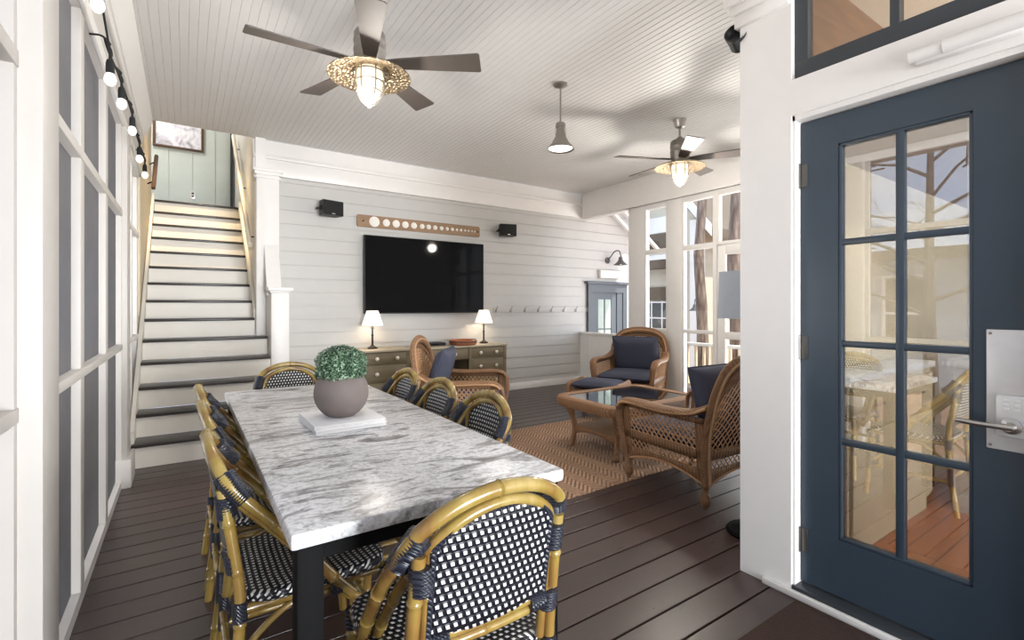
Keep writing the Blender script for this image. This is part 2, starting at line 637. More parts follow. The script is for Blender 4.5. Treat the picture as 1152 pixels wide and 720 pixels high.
# ------------------------------------------------------------------ SETTING: floor, ceiling, walls
XL, XD, XR, YB, ZC = -0.365, 2.21, 5.47, 6.05, 3.12
# floor boards with real gaps
fl = MB()
y = 1.457 - 0.149 * 24
while y < 6.1:
    fl.box(-0.5 if y < 4.6 else -0.5, 5.62, y + 0.004, y + 0.145, -0.03, 0.0, 0.003)
    y += 0.149
struct(fl.build('floor', M['floor'], smooth=False), 'dark brown deck boards')
struct(MB().box(-0.55, 5.65, -2.15, 6.06, -0.09, -0.035).build('trim_1', M['deckunder']))

# beadboard ceiling
cb = MB()
prof = []
x = -0.40
while x < 5.6:
    prof += [(x, 0.0), (x + 0.045, 0.0), (x + 0.048, 0.0035), (x + 0.050, 0.0035)]
    x += 0.053
for (xa, za), (xb, zb) in zip(prof, prof[1:]):
    vs = [cb.bm.verts.new(p) for p in ((xa, -2.1, ZC + za), (xb, -2.1, ZC + zb), (xb, 6.0, ZC + zb), (xa, 6.0, ZC + za))]
    cb.bm.faces.new(vs)
cb.box(-0.6, 5.62, -2.15, 6.0, ZC + 0.03, ZC + 0.1)
struct(cb.build('ceiling', M['ceil'], smooth=False), 'pale beadboard ceiling')


# back wall shiplap
def shiplap(mb, x0, x1, z0, z1, y, pitch=0.157, ph=0.478, gap=0.009, depth=0.013):
    mb.box(x0, x1, y + depth, y + 0.12, z0, z1)
    z = ph - pitch * 20
    while z < z1:
        a, b = max(z + gap, z0), min(z + pitch, z1)
        if b > a + 0.004:
            mb.box(x0, x1, y, y + depth + 0.002, a, b)
        z += pitch


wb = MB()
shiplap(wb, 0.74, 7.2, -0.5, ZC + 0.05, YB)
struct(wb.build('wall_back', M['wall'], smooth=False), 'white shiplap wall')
# frieze beam along the back wall
tb = MB()
tb.box(0.62, XR + 0.0, YB - 0.05, YB + 0.0, 2.73, 2.93, 0.004)
tb.box(0.62, XR + 0.0, YB - 0.075, YB + 0.0, 2.91, 2.955, 0.008)
tb.box(0.62, XR + 0.0, YB - 0.03, YB + 0.0, 2.955, ZC)
struct(tb.build('trim_2', M['trimw']))
# beam along the glazed side
tb = MB()
tb.box(XR - 0.03, XR + 0.16, 1.2, YB - 0.075, 2.71, ZC, 0.004)
tb.box(XR - 0.045, XR, 1.2, YB - 0.08, 2.71, 2.735, 0.004)
struct(tb.build('trim_3', M['trimw']))
# baseboard
struct(MB().box(0.9, XR + 0.1, YB - 0.018, YB, 0.0, 0.10, 0.004).build('baseboard_back', M['trimw']))

# door wall (right) : solid pieces around the blue door
DY0, DY1 = 0.315, 1.075
wd = MB()
wd.box(XD, XD + 0.19, DY1, 1.31, 0, ZC)                      # pier beside the door
wd.box(XD, XD + 0.19, -2.1, DY0, 0, ZC)
wd.box(XD + 0.0, XD + 0.19, DY0, DY1, 2.105, 2.262)           # head between door and transom
wd.box(XD, XD + 0.19, DY0, DY1, 2.9, ZC)
struct(wd.build('wall_right', M['trimw'], smooth=False), 'white panelled pier and wall around the blue door')
# living room front wall (hidden behind the pier)
struct(MB().box(XD + 0.19, XR + 0.16, 1.19, 1.31, 0, ZC).build('wall_front', M['wall']))
# crown on the pier
c_ = MB()
for (a, z0, z1) in ((0.02, 2.60, 2.66), (0.035, 2.66, 2.70), (0.055, 2.70, 2.76)):
    c_.box(XD - a, XD + 0.02, DY1 + 0.003, 1.31 + a, z0, z1, 0.004)
    c_.box(XD + 0.02, XD + 0.3, 1.312, 1.31 + a, z0, z1, 0.004)
struct(c_.build('trim_4', M['trimw']))
# jamb liners and threshold
j = MB()
j.box(XD + 0.012, XD + 0.10, DY1 - 0.011, DY1, 0.03, 2.105)
j.box(XD + 0.012, XD + 0.10, DY0, DY0 + 0.011, 0.03, 2.105)
j.box(XD + 0.012, XD + 0.10, DY0, DY1, 2.083, 2.105)
struct(j.build('trim_5', M['trimw']))
struct(MB().box(XD - 0.022, XD + 0.0, DY0 - 0.2, DY1 + 0.12, 0.0, 0.028, 0.004).build('trim_6', M['trimw']))
struct(MB().box(XD + 0.0, XD + 0.14, DY0 + 0.001, DY1 - 0.001, 0.0, 0.043, 0.004).build('trim_7', M['charcoal']))

# transom window over the door
tr = sroot('window_1', 'dark framed transom over the blue door')
f_ = MB()
tx0, tx1 = XD + 0.03, XD + 0.08
f_.box(tx0, tx1, DY0, DY1, 2.262, 2.345, 0.003)
f_.box(tx0, tx1, DY0, DY1, 2.85, 2.90, 0.003)
for (a, b) in ((DY1 - 0.055, DY1), (DY0, DY0 + 0.055), (0.695, 0.725)):
    f_.box(tx0 + 0.001, tx1 - 0.001, a, b, 2.344, 2.851)
f_.build('window_frame', M['charcoal'], tr)
MB().box(XD + 0.052, XD + 0.056, DY0 + 0.05, 0.697, 2.335, 2.86).build('pane', M['glass'], tr)
MB().box(XD + 0.052, XD + 0.056, 0.723, DY1 - 0.05, 2.335, 2.86).build('pane', M['glass'], tr)

# the blue door
dx0, dx1 = XD + 0.06, XD + 0.105
dr = sroot('door_1', 'dark blue door with eight glass panes')
d_ = MB()
ya, yb = DY0 + 0.013, DY1 - 0.013
gy0, gy1, gz0, gz1 = 0.494, 0.914, 0.288, 1.951
d_.box(dx0, dx1, gy1, yb, 0.05, 2.078)
d_.box(dx0, dx1, ya, gy0, 0.05, 2.078)
d_.box(dx0 + 0.0005, dx1 - 0.0005, gy0, gy1, 0.05, gz0)
d_.box(dx0 + 0.0005, dx1 - 0.0005, gy0, gy1, gz1, 2.078)
d_.build('door_frame', M['blue'], dr, smooth=False)
d_ = MB()
zs = [gz0, 0.70, 1.111, 1.537, gz1]
for z in zs[1:-1]:
    d_.box(dx0 + 0.006, dx1 - 0.006, gy0, gy1, z - 0.013, z + 0.013, 0.004)
d_.box(dx0 + 0.004, dx1 - 0.004, 0.704 - 0.014, 0.704 + 0.014, gz0, gz1, 0.004)
for (a, b) in ((gz0, gz0 + 0.012), (gz1 - 0.012, gz1)):
    d_.box(dx0 + 0.003, dx1 - 0.003, gy0, gy1, a, b, 0.003)
for (a, b) in ((gy0, gy0 + 0.012), (gy1 - 0.012, gy1)):
    d_.box(dx0 + 0.003, dx1 - 0.003, a, b, gz0, gz1, 0.003)
d_.build('muntins', M['blue'], dr)
for i in range(4):
    for (a, b) in ((gy0 + 0.012, 0.690), (0.718, gy1 - 0.012)):
        MB().box(dx0 + 0.02, dx0 + 0.024, a, b, zs[i] + 0.012, zs[i + 1] - 0.012).build('pane', M['doorglass'], dr)
for z in (0.235, 1.085, 1.845):
    h = MB()
    h.lathe([(0.0075, -0.055), (0.0075, 0.055)], (dx0 - 0.008, yb + 0.004, z), 12)
    h.box(dx0 - 0.004, dx0 + 0.001, yb - 0.03, yb + 0.011, z - 0.05, z + 0.05, 0.001)
    h.build('hinge', M['hinge'], dr)
# lock set
px0 = dx0
lk = MB().box(px0 - 0.006, px0 + 0.001, 0.352, 0.460, 0.787, 1.19, 0.003)
lk = lk.build('lock_plate', M['plate'], dr)
k = MB()
k.box(px0 - 0.024, px0 - 0.006, 0.357, 0.435, 0.835, 0.975, 0.008)
k = k.build('keypad', M['plate'], lk)
b_ = MB()
for zz in range(3):
    for yy in range(2):
        b_.box(px0 - 0.0255, px0 - 0.0238, 0.375 + yy * 0.026, 0.389 + yy * 0.026, 0.925 + zz * 0.014, 0.934 + zz * 0.014, 0.0006)
b_.build('keypad_button', M['white'], lk)
h = MB()
RX = Matrix.Rotation(-PI / 2, 4, 'Y')
h.lathe([(0.026, 0), (0.026, 0.012), (0.014, 0.016), (0.012, 0.05)], (px0 - 0.022, 0.395, 0.875), 20, RX)
h.tube(cr([(px0 - 0.066, 0.385, 0.875), (px0 - 0.07, 0.42, 0.876), (px0 - 0.068, 0.47, 0.875), (px0 - 0.066, 0.525, 0.878)], 5), [0.010] * 8 + [0.009] * 7 + [0.007], 10)
h.build('door_handle', M['steel'], dr)
s_ = MB()
for yy in (0.362, 0.450):
    for z in (0.80, 1.177):
        s_.lathe([(0.005, 0), (0.004, 0.002), (0.0, 0.0025)], (px0 - 0.006, yy, z), 10, RX)
s_.build('screw', M['pewter'], lk)
# door closer on the head
cl = thing('door_closer', 'white door closer on the casing above the blue door', 'door closer', (XD, 0.6, 2.17))
m = MB()
m.tube([(-0.03, -0.28, 0.0), (-0.03, -0.05, 0.0), (-0.03, -0.048, 0.0), (-0.03, 0.045, 0.0)], [0.025, 0.025, 0.022, 0.022], 18)
m.build('body', M['white'], cl)
MB().box(-0.03, 0.0, -0.26, 0.03, -0.034, -0.014, 0.003).build('mounting_strip', M['white'], cl)

# interior seen through the door
struct(MB().box(XD + 0.14, 5.3, -2.1, 1.19, -0.02, 0.045).build('floor_interior', M['ifloor']))
struct(MB().box(XD + 0.19, 5.3, 1.165, 1.188, 2.05, 2.95).build('trim_8', M['brownwood']))
struct(MB().box(XD + 0.19, 5.3, 1.168, 1.188, 0.0, 2.05).build('wall_interior', M['cream']))
struct(MB().box(XD + 0.19, 5.3, -2.1, 1.19, 2.95, 2.99).build('ceiling_interior', M['siding']))
struct(MB().box(5.2, 5.3, -2.1, 1.165, 0.0, 2.95).build('wall_far', M['white']))
cab = thing('kitchen_cabinet', 'cream base cabinet inside, behind the lower left door panes', 'cabinet', (3.0, 1.0, 0.045))
MB().box(-0.42, 0.72, 0.0, 0.16, 0.09, 0.86, 0.004).build('body', M['cream'], cab)
MB().box(-0.42, 0.72, 0.02, 0.16, 0.0, 0.09).build('plinth', M['cream'], cab)
MB().box(-0.44, 0.74, -0.02, 0.16, 0.86, 0.895, 0.006).build('countertop', M['book'], cab)
for k_ in range(2):
    d2 = MB().box(-0.40 + k_ * 0.56, 0.13 + k_ * 0.56, -0.018, 0.0, 0.64, 0.83, 0.005).build('drawer', M['cream'], cab)
    MB().tube([(-0.18 + k_ * 0.56, -0.035, 0.735), (-0.08 + k_ * 0.56, -0.035, 0.735)], 0.006).build('handle', M['steel'], d2)
    MB().box(-0.40 + k_ * 0.56, 0.13 + k_ * 0.56, -0.018, 0.0, 0.12, 0.61, 0.005).build('door', M['cream'], cab)
isl = thing('kitchen_island', 'white kitchen island inside, behind the lower right door pane', 'island', (4.15, 0.2, 0.045))
MB().box(-0.33, 0.35, -0.9, 0.72, 0.0, 0.86, 0.004).build('body', M['white'], isl)
MB().box(-0.345, -0.33, -0.9, 0.72, 0.0, 0.10, 0.003).build('plinth', M['white'], isl)
MB().box(-0.38, 0.40, -0.95, 0.76, 0.86, 0.90, 0.008).build('countertop', M['granite'], isl)

# ------------------------------------------------------------------ left screened wall
wl = MB()
wl.box(-0.50, XL, -2.1, 5.98, 2.53, ZC)                           # header
wl.box(-0.50, XL, -2.1, 4.76, -0.03, 0.055)                       # sill on the floor
wl.box(-0.50, XL + 0.05, 1.78, 1.98, 0.0, 2.53, 0.004)            # post
wl.box(-0.50, XL + 0.05, -0.3, -0.1, 0.0, 2.53, 0.004)
wl.box(-0.50, XL + 0.03, 4.33, 4.56, 0.0, 2.53, 0.004)            # post by the stairs
wl.box(-0.50, XL + 0.055, 4.28, 4.60, 0.0, 0.20, 0.006)
wl.box(-0.50, XL - 0.06, 4.56, 5.98, 0.0, 2.53)                   # solid wall by the stairs
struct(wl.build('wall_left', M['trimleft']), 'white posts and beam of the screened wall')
cc = MB()
cc.box(XL, XL + 0.018, -2.1, 5.98, 2.53, 2.60, 0.004)
cc.box(XL, XL + 0.022, -2.1, 5.98, 2.86, 2.93, 0.004)
cc.prism([(XL, -2.1, 2.93), (XL + 0.03, -2.1, 2.93), (XL + 0.045, -2.1, 2.955), (XL + 0.085, -2.1, 3.06), (XL + 0.10, -2.1, 3.085), (XL + 0.10, -2.1, ZC), (XL, -2.1, ZC)], (0, 8.08, 0))
struct(cc.build('trim_9', M['trimw']))


def screen_bay(idx, y0, y1, cols):
    w = sroot('window_%d' % idx, 'screened bay with white rails')
    f = MB()
    for k in range(1, cols):
        yc = y0 + (y1 - y0) * k / cols
        f.box(XL - 0.05, XL, yc - 0.045, yc + 0.045, 0.055, 2.53, 0.003)
    for (z0, z1) in ((0.962, 1.002), (1.895, 1.94)):
        f.box(XL - 0.06, XL + 0.004, y0, y1, z0, z1, 0.003)
    f.box(XL - 0.05, XL, y0, y0 + 0.03, 0.055, 2.53)
    f.box(XL - 0.05, XL, y1 - 0.03, y1, 0.055, 2.53)
    f.build('window_frame', M['trimleft'], w)
    for k in range(cols):
        a = y0 + (y1 - y0) * k / cols + 0.02
        b = y0 + (y1 - y0) * (k + 1) / cols - 0.02
        for (z0, z1) in ((0.05, 0.97), (1.0, 1.9), (1.935, 2.54)):
            MB().box(XL - 0.032, XL - 0.031, a, b, z0, z1).build('screen', M['insect'], w)
    return w


screen_bay(2, 1.98, 4.33, 3)
screen_bay(3, -0.1, 1.78, 2)
screen_bay(4, -2.1, -0.3, 2)
# framed panel beside the stairs
w5 = sroot('window_5', 'narrow white framed panel beside the stairs')
f = MB()
for (a, b) in ((4.56, 4.64), (5.06, 5.14), (5.6, 5.68)):
    f.box(XL - 0.06, XL, a, b, 0.0, 2.53, 0.003)
for (a, b) in ((0.97, 1.01), (1.9, 1.94), (2.45, 2.53)):
    f.box(XL - 0.058, XL + 0.01, 4.56, 5.68, a, b, 0.003)
f.build('window_frame', M['trimw'], w5)
MB().box(XL - 0.056, XL - 0.045, 4.64, 5.6, 1.01, 2.45).build('pane', M['white'], w5)
# open end behind the viewer
eb = MB()
eb.box(-0.5, XD, -2.2, -2.1, 2.6, ZC)
eb.box(-0.5, 0.2, -2.2, -2.1, 0.0, 2.6)  # unseen solid pier, added to shade the near left post
for xx in (1.25, 2.09):
    eb.box(xx, xx + 0.12, -2.2, -2.1, 0.0, 2.6)
struct(eb.build('wall_end', M['trimw']))

# ------------------------------------------------------------------ stairs
ST0, RUN, RISE = 4.76, 0.238, 0.19
SXL, SXR = -0.345, 0.63
stair = thing('staircase', 'white staircase with dark painted treads rising along the left wall', 'staircase', (0.15, ST0, 0))
ox = 0.15
for k in range(14):
    y0 = RUN * k
    xr = (0.725 if k < 5 else SXR) - ox
    xl = SXL - ox
    z = RISE * (k + 1)
    MB().box(xl, xr, y0, y0 + 0.018, RISE * k, z - 0.028).build('riser', M['riser'], stair)
    d = RUN if k < 13 else 1.08
    MB().box(xl, xr, y0 - 0.03, y0 + d, z - 0.028, z, 0.008).build('tread', M['tread'], stair)
# stringers (skirts)
sk = MB()
for x0, x1 in ((SXL - ox - 0.012, SXL - ox + 0.016), (SXR - ox - 0.004, SXR - ox + 0.03)):
    pa = []
    y0 = 0.02 if x0 < 0 else RUN * 5 + 0.02
    y1 = RUN * 13
    m = RISE / RUN
    sk.prism([(x0, y0, y0 * m + 0.0), (x0, y0, y0 * m + 0.27), (x0, y1, y1 * m + 0.27), (x0, y1, y1 * m + 0.0)], (x1 - x0, 0, 0))
sk.build('stringer', M['riser'], stair, smooth=False)

# stairwell walls
sw = MB()
sw.box(-0.50, XL - 0.0, 5.98, 7.9, 0, 5.0)
struct(sw.build('wall_stair_left', M['cream']))
sw = MB()
sw.box(0.664, 0.74, 6.0, 8.94, 0, 5.0)
struct(sw.build('wall_stair_right', M['white']))
sw = MB()
sw.box(-2.0, 0.9, 8.95, 9.05, 2.0, 5.0)
x = -2.0
while x < 0.85:
    sw.box(x + 0.004, x + 0.296, 8.94, 8.951, 2.0, 5.0, 0.003)
    x += 0.3
struct(sw.build('wall_upstairs', M['sage'], smooth=False))
struct(MB().box(-2.0, 0.9, 5.9, 9.05, 5.0, 5.05).build('ceiling_upstairs', M['white']))
struct(MB().box(-0.5, 0.74, 6.0, 6.06, ZC + 0.1, 5.0).build('wall_header', M['white']))
struct(MB().box(-2.1, -2.0, 7.8, 9.05, 2.0, 5.0).build('wall_hall_end', M['cream']))
struct(MB().box(-2.0, -0.50, 7.8, 7.9, 2.0, 5.0).build('wall_hall_side', M['cream']))
struct(MB().box(-2.0, SXL - 0.02, 7.9, 8.94, 2.6, 2.66).build('floor_upstairs', M['tread']))
struct(MB().box(0.60, 0.635, 8.88, 8.94, 2.66, 4.7).build('trim_10', M['charcoal']))

# full-height pilaster where stairs meet the wall
p = MB()
p.box(0.64, 0.865, 5.88, YB, 0, 2.72, 0.005)
for (a, z0, z1) in ((0.02, 2.70, 2.735), (0.035, 2.735, 2.765), (0.02, 2.66, 2.68)):
    p.box(0.64 - a, 0.865 + a, 5.88 - a, YB, z0, z1, 0.004)
p.box(0.64, 0.74, 5.96, YB, 2.765, ZC)
struct(p.build('trim_11', M['trimw']))
# newel with solid sloping balustrade
nw = thing('newel_post', 'square white newel post with flat cap at the stair foot', 'newel post', (0.82, 5.585, 0))
MB().box(-0.085, 0.085, -0.085, 0.085, 0, 1.405, 0.004).build('shaft', M['trimw'], nw)
cp = MB()
cp.box(-0.10, 0.10, -0.10, 0.10, 1.405, 1.425, 0.004)
cp.box(-0.12, 0.12, -0.12, 0.12, 1.425, 1.46, 0.006)
cp.build('cap', M['trimw'], nw)
bal = thing('stair_balustrade', 'white solid balustrade panel sloping from post to newel', 'balustrade', (0.78, 5.67, 0))
MB().prism([(-0.045, 0, 0.0), (-0.045, 0, 1.38), (-0.045, 0.20, 1.80), (-0.045, 0.20, 0.0)], (0.1, 0, 0)).build('panel', M['trimw'], bal, smooth=False)
MB().prism([(-0.065, -0.002, 1.38), (-0.065, -0.002, 1.48), (-0.065, 0.205, 1.94), (-0.065, 0.205, 1.81)], (0.14, 0, 0)).build('cap', M['trimw'], bal, smooth=False)

# right handrail on brackets
hr = thing('stair_handrail', 'pale wooden handrail on black brackets on the right stair wall', 'handrail', (0.60, 6.1, 0))
m = RISE / RUN
P0, P1 = Vector((0, 0.0, 1.95)), Vector((0, 2.25, 1.95 + 2.25 * 0.83))
MB().tube(seg(P0, P1, 4), 0.034, 10, flat=0.75).build('rail', M['railwood'], hr)
for q in (0.1, 0.5, 0.9):
    c0 = P0.lerp(P1, q)
    MB().tube(cr([c0 + Vector((0, 0, -0.02)), c0 + Vector((0.01, 0, -0.06)), c0 + Vector((0.063, 0, -0.07))], 4), 0.008, 8).build('bracket', M['black'], hr)
# dark rail at the upper left
hl = thing('upper_handrail', 'short dark handrail on the left at the stair top', 'handrail', (-0.30, 6.9, 0))
MB().tube(seg((0, 0, 2.62), (0, 0.75, 3.18), 4), 0.022, 8).build('rail', M['frame'], hl)
for q in (0.2, 0.8):
    c0 = Vector((0, 0.75 * q, 2.62 + 0.56 * q))
    MB().tube(seg(c0, c0 + Vector((-0.065, 0, -0.04)), 2), 0.008, 8).build('bracket', M['black'], hl)

# picture + outlet upstairs
pic = thing('framed_print', 'dark framed pale floral print on the wall upstairs', 'picture', (-0.075, 8.94, 3.98))
fr = MB()
W, H = 0.32, 0.33
fr.box(-W, W, -0.025, 0, H - 0.035, H, 0.004); fr.box(-W, W, -0.025, 0, -H, -H + 0.035, 0.004)
fr.box(-W, -W + 0.035, -0.0245, 0, -H + 0.03, H - 0.03); fr.box(W - 0.035, W, -0.0245, 0, -H + 0.03, H - 0.03)
fr.build('frame', M['frame'], pic)
MB().box(-W + 0.03, W - 0.03, -0.010, -0.002, -H + 0.03, H - 0.03).build('print', M['print'], pic)
ot = thing('wall_outlet', 'white electrical outlet on the sage wall upstairs', 'outlet', (0.10, 8.94, 2.98))
MB().box(-0.037, 0.037, -0.006, 0, -0.06, 0.06, 0.002).build('plate', M['plate'], ot)
for z in (-0.022, 0.022):
    MB().box(-0.014, 0.014, -0.009, -0.005, z - 0.014, z + 0.014, 0.002).build('socket', M['blackp'], ot)

# ------------------------------------------------------------------ glazed right side
def gl_window(idx, y0, y1, panes, label, solid_below=None, mull=0.035):
    w = sroot('window_%d' % idx, label)
    f = MB()
    z0, z1 = panes[0][0] - 0.04, panes[-1][1] + 0.04
    f.box(XR + 0.0, XR + 0.07, y0, y0 + mull, z0, z1, 0.003)
    f.box(XR + 0.0, XR + 0.07, y1 - mull, y1, z0, z1, 0.003)
    f.box(XR + 0.001, XR + 0.069, y0, y1, z0, panes[0][0], 0.003)
    for (a, b), (c, d) in zip(panes, panes[1:]):
        f.box(XR + 0.001, XR + 0.069, y0, y1, b, c, 0.003)
    f.box(XR + 0.001, XR + 0.069, y0, y1, panes[-1][1], z1, 0.003)
    f.build('window_frame', M['trimw'], w)
    for (a, b) in panes:
        MB().box(XR + 0.034, XR + 0.038, y0 + mull - 0.005, y1 - mull + 0.005, a - 0.005, b + 0.005).build('pane', M['glass'], w)
    return w


pz = [(0.12, 0.91), (0.955, 2.00), (2.065, 2.64)]
gl_window(6, 4.28, 4.70, pz[1:], 'narrow two pane window behind the far armchair')
gl_window(7, 3.575, 4.06, pz, 'three pane window beside the white glass door', mull=0.03)
gl_window(8, 2.72, 3.555, [(2.065, 2.64)], 'transom over the white glass door')
gl_window(9, 2.02, 2.68, pz, 'three pane window')
gl_window(10, 1.32, 1.98, pz, 'three pane window')
wr = MB()
wr.box(XR, XR + 0.1, 4.70, 4.99, 0, 2.71, 0.004)
wr.box(XR - 0.012, XR + 0.1, 4.06, 4.28, 0, 2.71, 0.004)
wr.box(XR + 0.005, XR + 0.09, 4.28, 4.70, 0, 0.915)
wr.box(XR + 0.005, XR + 0.09, 4.28, 4.70, 2.68, 2.71)
wr.box(XR + 0.005, XR + 0.09, 1.3, 4.06, 2.68, 2.71)
wr.box(XR + 0.005, XR + 0.09, 1.3, 2.72, 0, 0.08)
wr.box(XR + 0.005, XR + 0.09, 3.575, 4.06, 0, 0.08)
wr.box(XR - 0.0, XR + 0.09, 2.68, 2.72, 0, 2.7); wr.box(XR, XR + 0.09, 1.98, 2.02, 0, 2.7)
wr.box(XR - 0.0, XR + 0.09, 3.553, 3.577, 0, 2.7)
struct(wr.build('wall_window_side', M['trimw']), 'white posts between the tall windows')
d2 = sroot('door_2', 'white glass door onto the outside steps')
f = MB()
for (a, b) in ((2.73, 2.83), (3.45, 3.55)):
    f.box(XR + 0.02, XR + 0.06, a, b, 0.03, 2.02, 0.003)
for (a, b) in ((0.03, 0.2), (0.86, 0.95), (1.90, 2.02)):
    f.box(XR + 0.021, XR + 0.059, 2.8, 3.48, a, b, 0.003)
f.build('door_frame', M['trimw'], d2)
for (a, b) in ((0.19, 0.87), (0.94, 1.91)):
    MB().box(XR + 0.038, XR + 0.042, 2.82, 3.46, a, b).build('pane', M['glass'], d2)
# half wall in the gap
hw = MB()
hw.box(XR, XR + 0.1, 4.99, YB - 0.002, 0, 0.80)
hw.box(XR - 0.02, XR + 0.12, 4.99, YB - 0.002, 0.80, 0.835, 0.005)
hw.box(XR - 0.006, XR + 0.02, 5.86, YB - 0.002, 0.0, 0.80)
struct(hw.build('wall_half', M['trimw']))
# charcoal side entry on the back wall beyond the half wall
de = sroot('door_3', 'slate grey cased entry with a small paned door')
f = MB()
f.box(5.61, 5.70, YB - 0.05, YB + 0.0, -0.5, 1.50)
f.box(6.44, 6.54, YB - 0.05, YB + 0.0, -0.5, 1.50)
f.box(5.61, 6.54, YB - 0.05, YB + 0.0, 1.50, 1.64)
f.box(5.56, 6.59, YB - 0.085, YB + 0.0, 1.64, 1.685, 0.006)
f.build('casing', M['slate'], de)
f = MB()
f.box(5.70, 5.86, YB - 0.02, YB, -0.5, 1.50); f.box(6.18, 6.44, YB - 0.02, YB, -0.5, 1.50)
f.box(5.86, 6.18, YB - 0.019, YB, -0.5, 0.2); f.box(5.86, 6.18, YB - 0.019, YB, 1.38, 1.50)
f.box(6.01, 6.03, YB - 0.018, YB, 0.2, 1.38); f.box(5.86, 6.18, YB - 0.017, YB, 0.86, 0.88)
f.box(6.30, 6.44, YB - 0.035, YB, -0.5, 1.50)
f.build('door_frame', M['slate'], de)
t = NT('pale_green_pane')
M['palepane'] = t.bsdf(t.mix(t.noise(t.obj(), 5), srgb(150, 168, 158), srgb(206, 216, 206)), 0.1)
MB().box(5.86, 6.18, YB - 0.008, YB - 0.003, 0.2, 1.38).build('pane', M['palepane'], de)
ob = tag(MB().box(5.87, 6.34, YB - 0.07, YB, 1.745, 1.885, 0.008).build('light_box', M['white']), 'white rectangular box light above the slate grey entry', 'light box')


def gooseneck(loc, label, rz=0.0):
    g = thing('wall_sconce', label, 'wall lamp', loc, rz)
    b = MB(); b.lathe([(0.055, 0.0), (0.055, 0.012), (0.03, 0.025)], (0, 0, 0), 20, Matrix.Rotation(PI / 2, 4, 'X'))
    b.build('back_plate', M['sconce'], g)
    MB().tube(cr([(0, -0.02, 0), (0.02, -0.06, 0.06), (0.05, -0.13, 0.15), (0.08, -0.2, 0.15), (0.09, -0.225, 0.08), (0.09, -0.225, 0.03)], 5), 0.010, 8).build('arm', M['sconce'], g)
    sh = MB(); sh.lathe([(0.02, 0.05), (0.032, 0.04), (0.04, -0.01), (0.075, -0.05), (0.12, -0.085), (0.122, -0.09), (0.115, -0.088), (0.07, -0.052), (0.036, -0.012), (0.02, 0.04)], (0.09, -0.225, 0.0), 24)
    sh.build('lamp_shade', M['sconce'], g)
    bl = MB(); bl.lathe([(0.001, -0.085), (0.02, -0.08), (0.028, -0.06), (0.02, -0.03), (0.012, -0.01)], (0.09, -0.225, 0), 14)
    bl.build('bulb', M['glowwhite'], g)
    return g


gooseneck((6.10, YB, 2.06), 'grey gooseneck sconce on white shiplap above the box light')

# ------------------------------------------------------------------ outdoors
struct(MB().box(-30, -0.6, -25, 30, -0.75, -0.7).build('ground', M['ground']))
struct(MB().box(5.75, 40, -25, 30, -0.75, -0.7).build('ground_side', M['ground']))
# added eave slab over the walkway, extended to block direct sun
ov = MB()
ov.box(5.63, 6.9, -2.2, 5.98, ZC + 0.02, ZC + 0.12)
struct(ov.build('ceiling_eave_sun_block', M['trimw']))
rt = MB()
for q in (0, 0.35):
    rt.prism([(5.9 + q, 5.9, 2.98), (5.9 + q, 5.9, 3.04), (7.0 + q, 5.9, 2.30), (7.0 + q, 5.9, 2.24)], (0, 0.06, 0))
struct(rt.build('trim_12', M['trimw']))
# railing outside
rl = thing('porch_railing', 'white balustrade railing outside the tall windows', 'railing', (6.9, 4.6, 0))
MB().box(-0.04, 0.04, -2.4, 1.6, 0.62, 0.67, 0.006).build('top_rail', M['white'], rl)
MB().box(-0.025, 0.025, -2.4, 1.6, -0.05, 0.0, 0.004).build('bottom_rail', M['cream'], rl)
for k in range(26):
    yy = -2.3 + k * 0.15
    MB().box(-0.016, 0.016, yy - 0.018, yy + 0.018, 0.0, 0.62).build('baluster', M['cream'], rl)
for yy in (-2.38, 1.58):
    MB().box(-0.05, 0.05, yy - 0.05, yy + 0.05, -0.72, 0.74, 0.005).build('post', M['cream'], rl)
struct(MB().box(5.66, 7.0, 1.0, 6.0, -0.72, -0.10).build('floor_walkway', M['floor']))

# neighbouring gabled house at the right
hs = thing('gabled_house', 'beige gabled house seen through the tall windows', 'house', (9.5, 8.0, -0.7))
wl_ = MB()
wl_.prism([(0, -1.5, 0), (0, 2.5, 0), (0, 2.5, 4.1), (0, 0.2, 5.9), (0, -1.5, 4.0)], (4.5, 0, 0))
wl_.build('wall', M['siding'], hs, smooth=False)
sd = MB()
for k in range(26):
    z = 0.2 + 0.15 * k
    sd.box(-0.012, 0.0, -1.3, 2.5, z, z + 0.14)
sd.build('siding_board', M['siding'], hs, smooth=False)
rk = MB()
rk.prism([(-0.35, -1.95, 3.40), (-0.35, -1.95, 3.62), (-0.35, 0.2, 6.15), (-0.35, 0.2, 5.93)], (5.0, 0, 0))
rk.prism([(-0.35, 2.9, 3.65), (-0.35, 2.9, 3.87), (-0.35, 0.2, 6.15), (-0.35, 0.2, 5.93)], (5.0, 0, 0))
rk.build('roof', M['eave'], hs, smooth=False)
rk = MB()
rk.prism([(-0.38, -1.95, 3.44), (-0.38, -1.95, 3.68), (-0.38, 0.2, 6.2), (-0.38, 0.2, 5.97)], (0.03, 0, 0))
rk.build('fascia', M['trimw'], hs, smooth=False)
MB().box(-0.05, 0.05, -1.52, -1.2, 0, 3.9).build('corner_board', M['trimw'], hs)
bd = MB()
bd.box(-0.06, 0, -0.9, 1.5, 2.10, 2.42); bd.box(-0.30, 0, -0.9, 1.5, 2.85, 3.05); bd.box(-0.06, 0, -0.9, 1.5, 3.3, 3.7)
bd.build('eave_band', M['eave'], hs, smooth=False)
bd = MB(); bd.box(-0.32, -0.0, -0.9, 1.5, 3.05, 3.16); bd.box(-0.05, 0.0, -0.9, 1.5, 3.72, 4.1)
bd.build('soffit', M['trimw'], hs, smooth=False)
wn_ = MB().box(-0.03, 0.0, -0.75, 1.2, 0.9, 2.08).build('window', M['darkglass'], hs)
g_ = MB()
